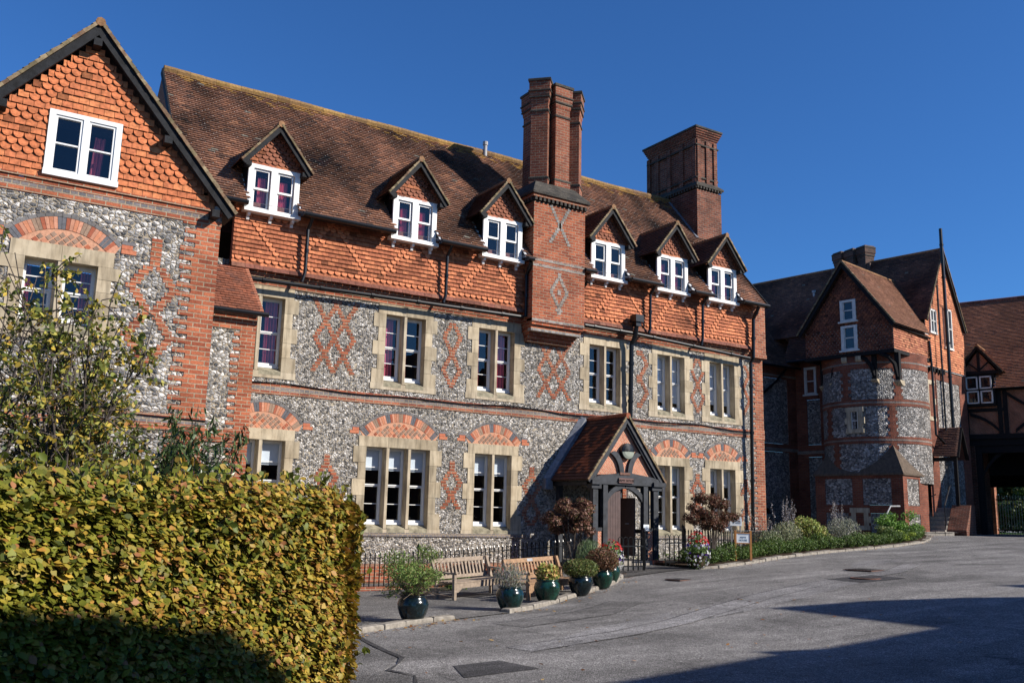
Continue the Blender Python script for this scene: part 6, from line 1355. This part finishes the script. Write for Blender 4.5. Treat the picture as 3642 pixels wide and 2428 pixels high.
# colour: greener at the left and top, more yellow and copper at the right
f=np.clip(s_/HL*1.25-.35+.35*lump-.12*(z+.6)+rs.normal(0,.16,len(X)),0,1)
GA=np.array([(.135,.145,.013),(.19,.18,.02),(.06,.075,.01),(.29,.235,.03)]); GB_=np.array([(.38,.25,.035),(.31,.24,.035),(.35,.18,.035),(.18,.15,.02)])
c=np.where((rs.rand(len(X))<f)[:,None],GB_[rs.randint(0,4,len(X))],GA[rs.choice(4,len(X),p=[.4,.3,.15,.15])])*(1+rs.uniform(-.25,.25,(len(X),1)))
c=np.where((rs.rand(len(X))<.035)[:,None],np.array((.30,.13,.05)),c)
Nl=N*.75+np.array([0,0,1.05]); leaves('leaf_wall',pos,Nl,.053,c,M['leaf'],hd,aspect=.74,jit=.42,droop=.5,rs=rs,lobed=False)
for q in range(1):
    sp=[];sn=[]; m=MB()
    for k in range(260):
        u=rs.uniform(0,HL); tp_=rs.rand()<.6; b0=HA+HD*u-HN*(rs.uniform(.05,.5) if tp_ else .04); z0=TOP-.04 if tp_ else rs.uniform(-1.4,TOP-.1)
        if u>HL-.35 and tp_: z0-=.12
        b=V((b0[0],b0[1],z0)); L_=rs.uniform(.06,.20); e=b+(V((rs.normal(0,.3),rs.normal(0,.3),1)) if tp_ else V((HN[0],HN[1],.5))).normalized()*L_; m.tube([b,e],[.004,.002],4)
        for f in rs.rand(5): p=b.lerp(e,.3+.7*f); sp.append((p.x+rs.normal(0,.012),p.y+rs.normal(0,.012),p.z)); sn.append((rs.normal(0,1),rs.normal(0,1),.5))
    m.build('stray_shoots',M['bark'],hd)['kind']='stuff'; leaves('shoot_leaves',sp,sn,.058,pal(rs,len(sp),[(.16,.17,.02),(.30,.20,.03),(.10,.13,.015)],[2,1.4,1]),M['leaf'],hd,aspect=.7,jit=.6,rs=rs)
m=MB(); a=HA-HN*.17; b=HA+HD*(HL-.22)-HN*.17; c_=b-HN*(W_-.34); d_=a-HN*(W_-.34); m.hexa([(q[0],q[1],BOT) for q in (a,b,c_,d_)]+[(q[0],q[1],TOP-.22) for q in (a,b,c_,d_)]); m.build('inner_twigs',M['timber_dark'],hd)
# ================================================================= LEFT TREE AND SHRUB BEHIND THE HEDGE
def grow(mb, p, d, L_, r, lev, rs, tips, spread=.55):
    q=p; pts=[p]; dd=V(d)
    for k in range(4):
        dd=(dd+V((rs.normal(0,.18),rs.normal(0,.18),rs.normal(0,.13)+.02))).normalized(); q=q+dd*(L_/4); pts.append(q)
    mb.tube(pts,[r,r*.9,r*.78,r*.66,r*.55],5 if lev>1 else 7,cap=False)
    if lev>=4: tips.extend(pts[1:]); return
    if lev>=2: tips.extend(pts[2:])
    for k in range(3 if lev>0 else 5):
        a=dd+V((rs.normal(0,spread),rs.normal(0,spread),rs.normal(.0,spread*.6))); grow(mb,pts[2+rs.randint(3)],a.normalized(),L_*rs.uniform(.6,.85),r*.55,lev+1,rs,tips,spread)
tr=thing('small_yellow_tree',(.75,8.6,-1.65),'small twiggy tree with sparse yellow and green leaves in front of the gabled wing','tree')
rs=np.random.RandomState(101); m=MB(); P=[]; forks=[]
for k in range(5):
    a=1.2*k+.4; e=V((.75+.45*math.cos(a),8.6+.35*math.sin(a),rs.uniform(-.2,.5))); b=V((.75,8.6,-1.7)); md=b.lerp(e,.5)+V((rs.normal(0,.06),rs.normal(0,.06),0)); m.tube([b,md,e],[.05,.036,.022],7); forks+= [md.lerp(e,.6),e]
for k in range(150):
    dv=rs.normal(0,1,3); dv/=np.linalg.norm(dv); q=rs.uniform(.45,1)**.6
    e=V((.72+dv[0]*q*1.30,8.6+dv[1]*q*.95,.62+dv[2]*q*1.38+.25*max(0,1-abs(dv[0]))))
    if e.z<-.7: continue
    b=min(forks,key=lambda f:(f-e).length+rs.uniform(0,.5)); pts=[b]
    for q in range(1,5): pts.append(b.lerp(e,q/4)+V((rs.normal(0,.05),rs.normal(0,.05),rs.normal(0,.05)+.05*math.sin(q))))
    m.tube(pts,[.014,.011,.008,.006,.004],5,cap=False)
    for q in range(7):
        p=pts[rs.randint(1,5)]; t_=p+V((rs.normal(0,.19),rs.normal(0,.19),rs.normal(.03,.17))); m.tube([p,p.lerp(t_,.5)+V((0,0,.02)),t_],[.006,.004,.0025],4,cap=False)
        for f in rs.rand(17): x=p.lerp(t_,.3+.7*f); P.append((x.x,x.y,x.z))
m.build('trunk',M['bark'],tr); P=np.array(P)+rs.normal(0,.02,(len(P),3)); n=len(P)
leaves('crown',P,rs.normal(0,1,(n,3)),.046,pal(rs,n,[(.10,.13,.025),(.16,.18,.035),(.46,.33,.05),(.34,.31,.06),(.06,.09,.02),(.36,.18,.04)],[2.0,2.6,2.2,2.8,.8,.3]),M['leaf'],tr,aspect=.62,jit=1,droop=.5,rs=rs)
sh=thing('willow_leaved_shrub',(2.0,8.75,-1.62),'dark shrub with drooping narrow leaves rising behind the hedge at the corner of the wing','shrub')
rs=np.random.RandomState(103); m=MB(); P=[];D=[]
for k in range(64):
    a=rs.uniform(0,6.28); b=V((2.0+rs.normal(0,.1),8.75+rs.normal(0,.1),-1.6)); e=b+V((.68*rs.uniform(.1,1)*math.cos(a),.6*rs.uniform(.1,1)*math.sin(a),rs.uniform(1.7,2.5))); mid=b.lerp(e,.55)+V((0,0,.2)); m.tube([b,mid,e],[.012,.008,.003],5)
    for q in range(90):
        f=.45+.55*rs.rand(); p=mid.lerp(e,(f-.45)/.55); P.append((p.x+rs.normal(0,.03),p.y+rs.normal(0,.03),p.z+rs.normal(0,.02)))
m.build('stems',M['bark'],sh); leaves('foliage',P,rs.normal(0,1,(len(P),3)),.10,pal(rs,len(P),[(.035,.065,.02),(.06,.10,.03),(.09,.12,.04),(.16,.06,.03)],[3,3,1,.25]),M['gloss_leaf'],sh,aspect=.2,droop=1.6,jit=1,rs=rs)
# ================================================================= GARDEN SEEN THROUGH THE ARCH
def gp(s,c,z=0): p=GF.p(s,c,0); return (p.x,p.y,G(p.x)+z)
o=poly('lawn',[gp(-6,-9)[:2],gp(14,-9)[:2],gp(22,-30)[:2],gp(-10,-30)[:2]],M['grass'],.02)
for i,(s,c,R,H) in enumerate(((.5,-15,1.2,1.9),(3.2,-14,1.3,3.4),(1.6,-20,2.0,4.4),(-1.6,-21,2.4,3.6))):
    p=gp(s,c); bush('garden_tree',p,(R*1.3,R*1.2,H*.55),5200,.2,[(.03,.06,.012),(.06,.10,.02),(.12,.12,.03)],[2,2,1],['leafy green garden bush directly behind the iron gate','low spreading garden bush at the right of the arch','tall garden tree rising behind the iron gate','broad green garden tree farthest behind the arch'][i],'tree',seed=110+i,shell=.3,lumps=14)
p=gp(1.2,-25); bush('evergreen_screen',(p[0],p[1],p[2]-.3),(6.5,6.5,3.6),9000,.4,[(.02,.04,.012),(.035,.06,.018)],[1,1],'tall dark evergreen screen closing the view behind the garden bushes','tree',seed=130,shell=.75,stems=8)
p=gp(2.2,-12); m=MB(); m.lathe(p,[(.07,0),(.07,3.4)],8); o=m.build('pale_post',M['white']); tag(o,'pale upright post seen through the right of the carriage arch','post')
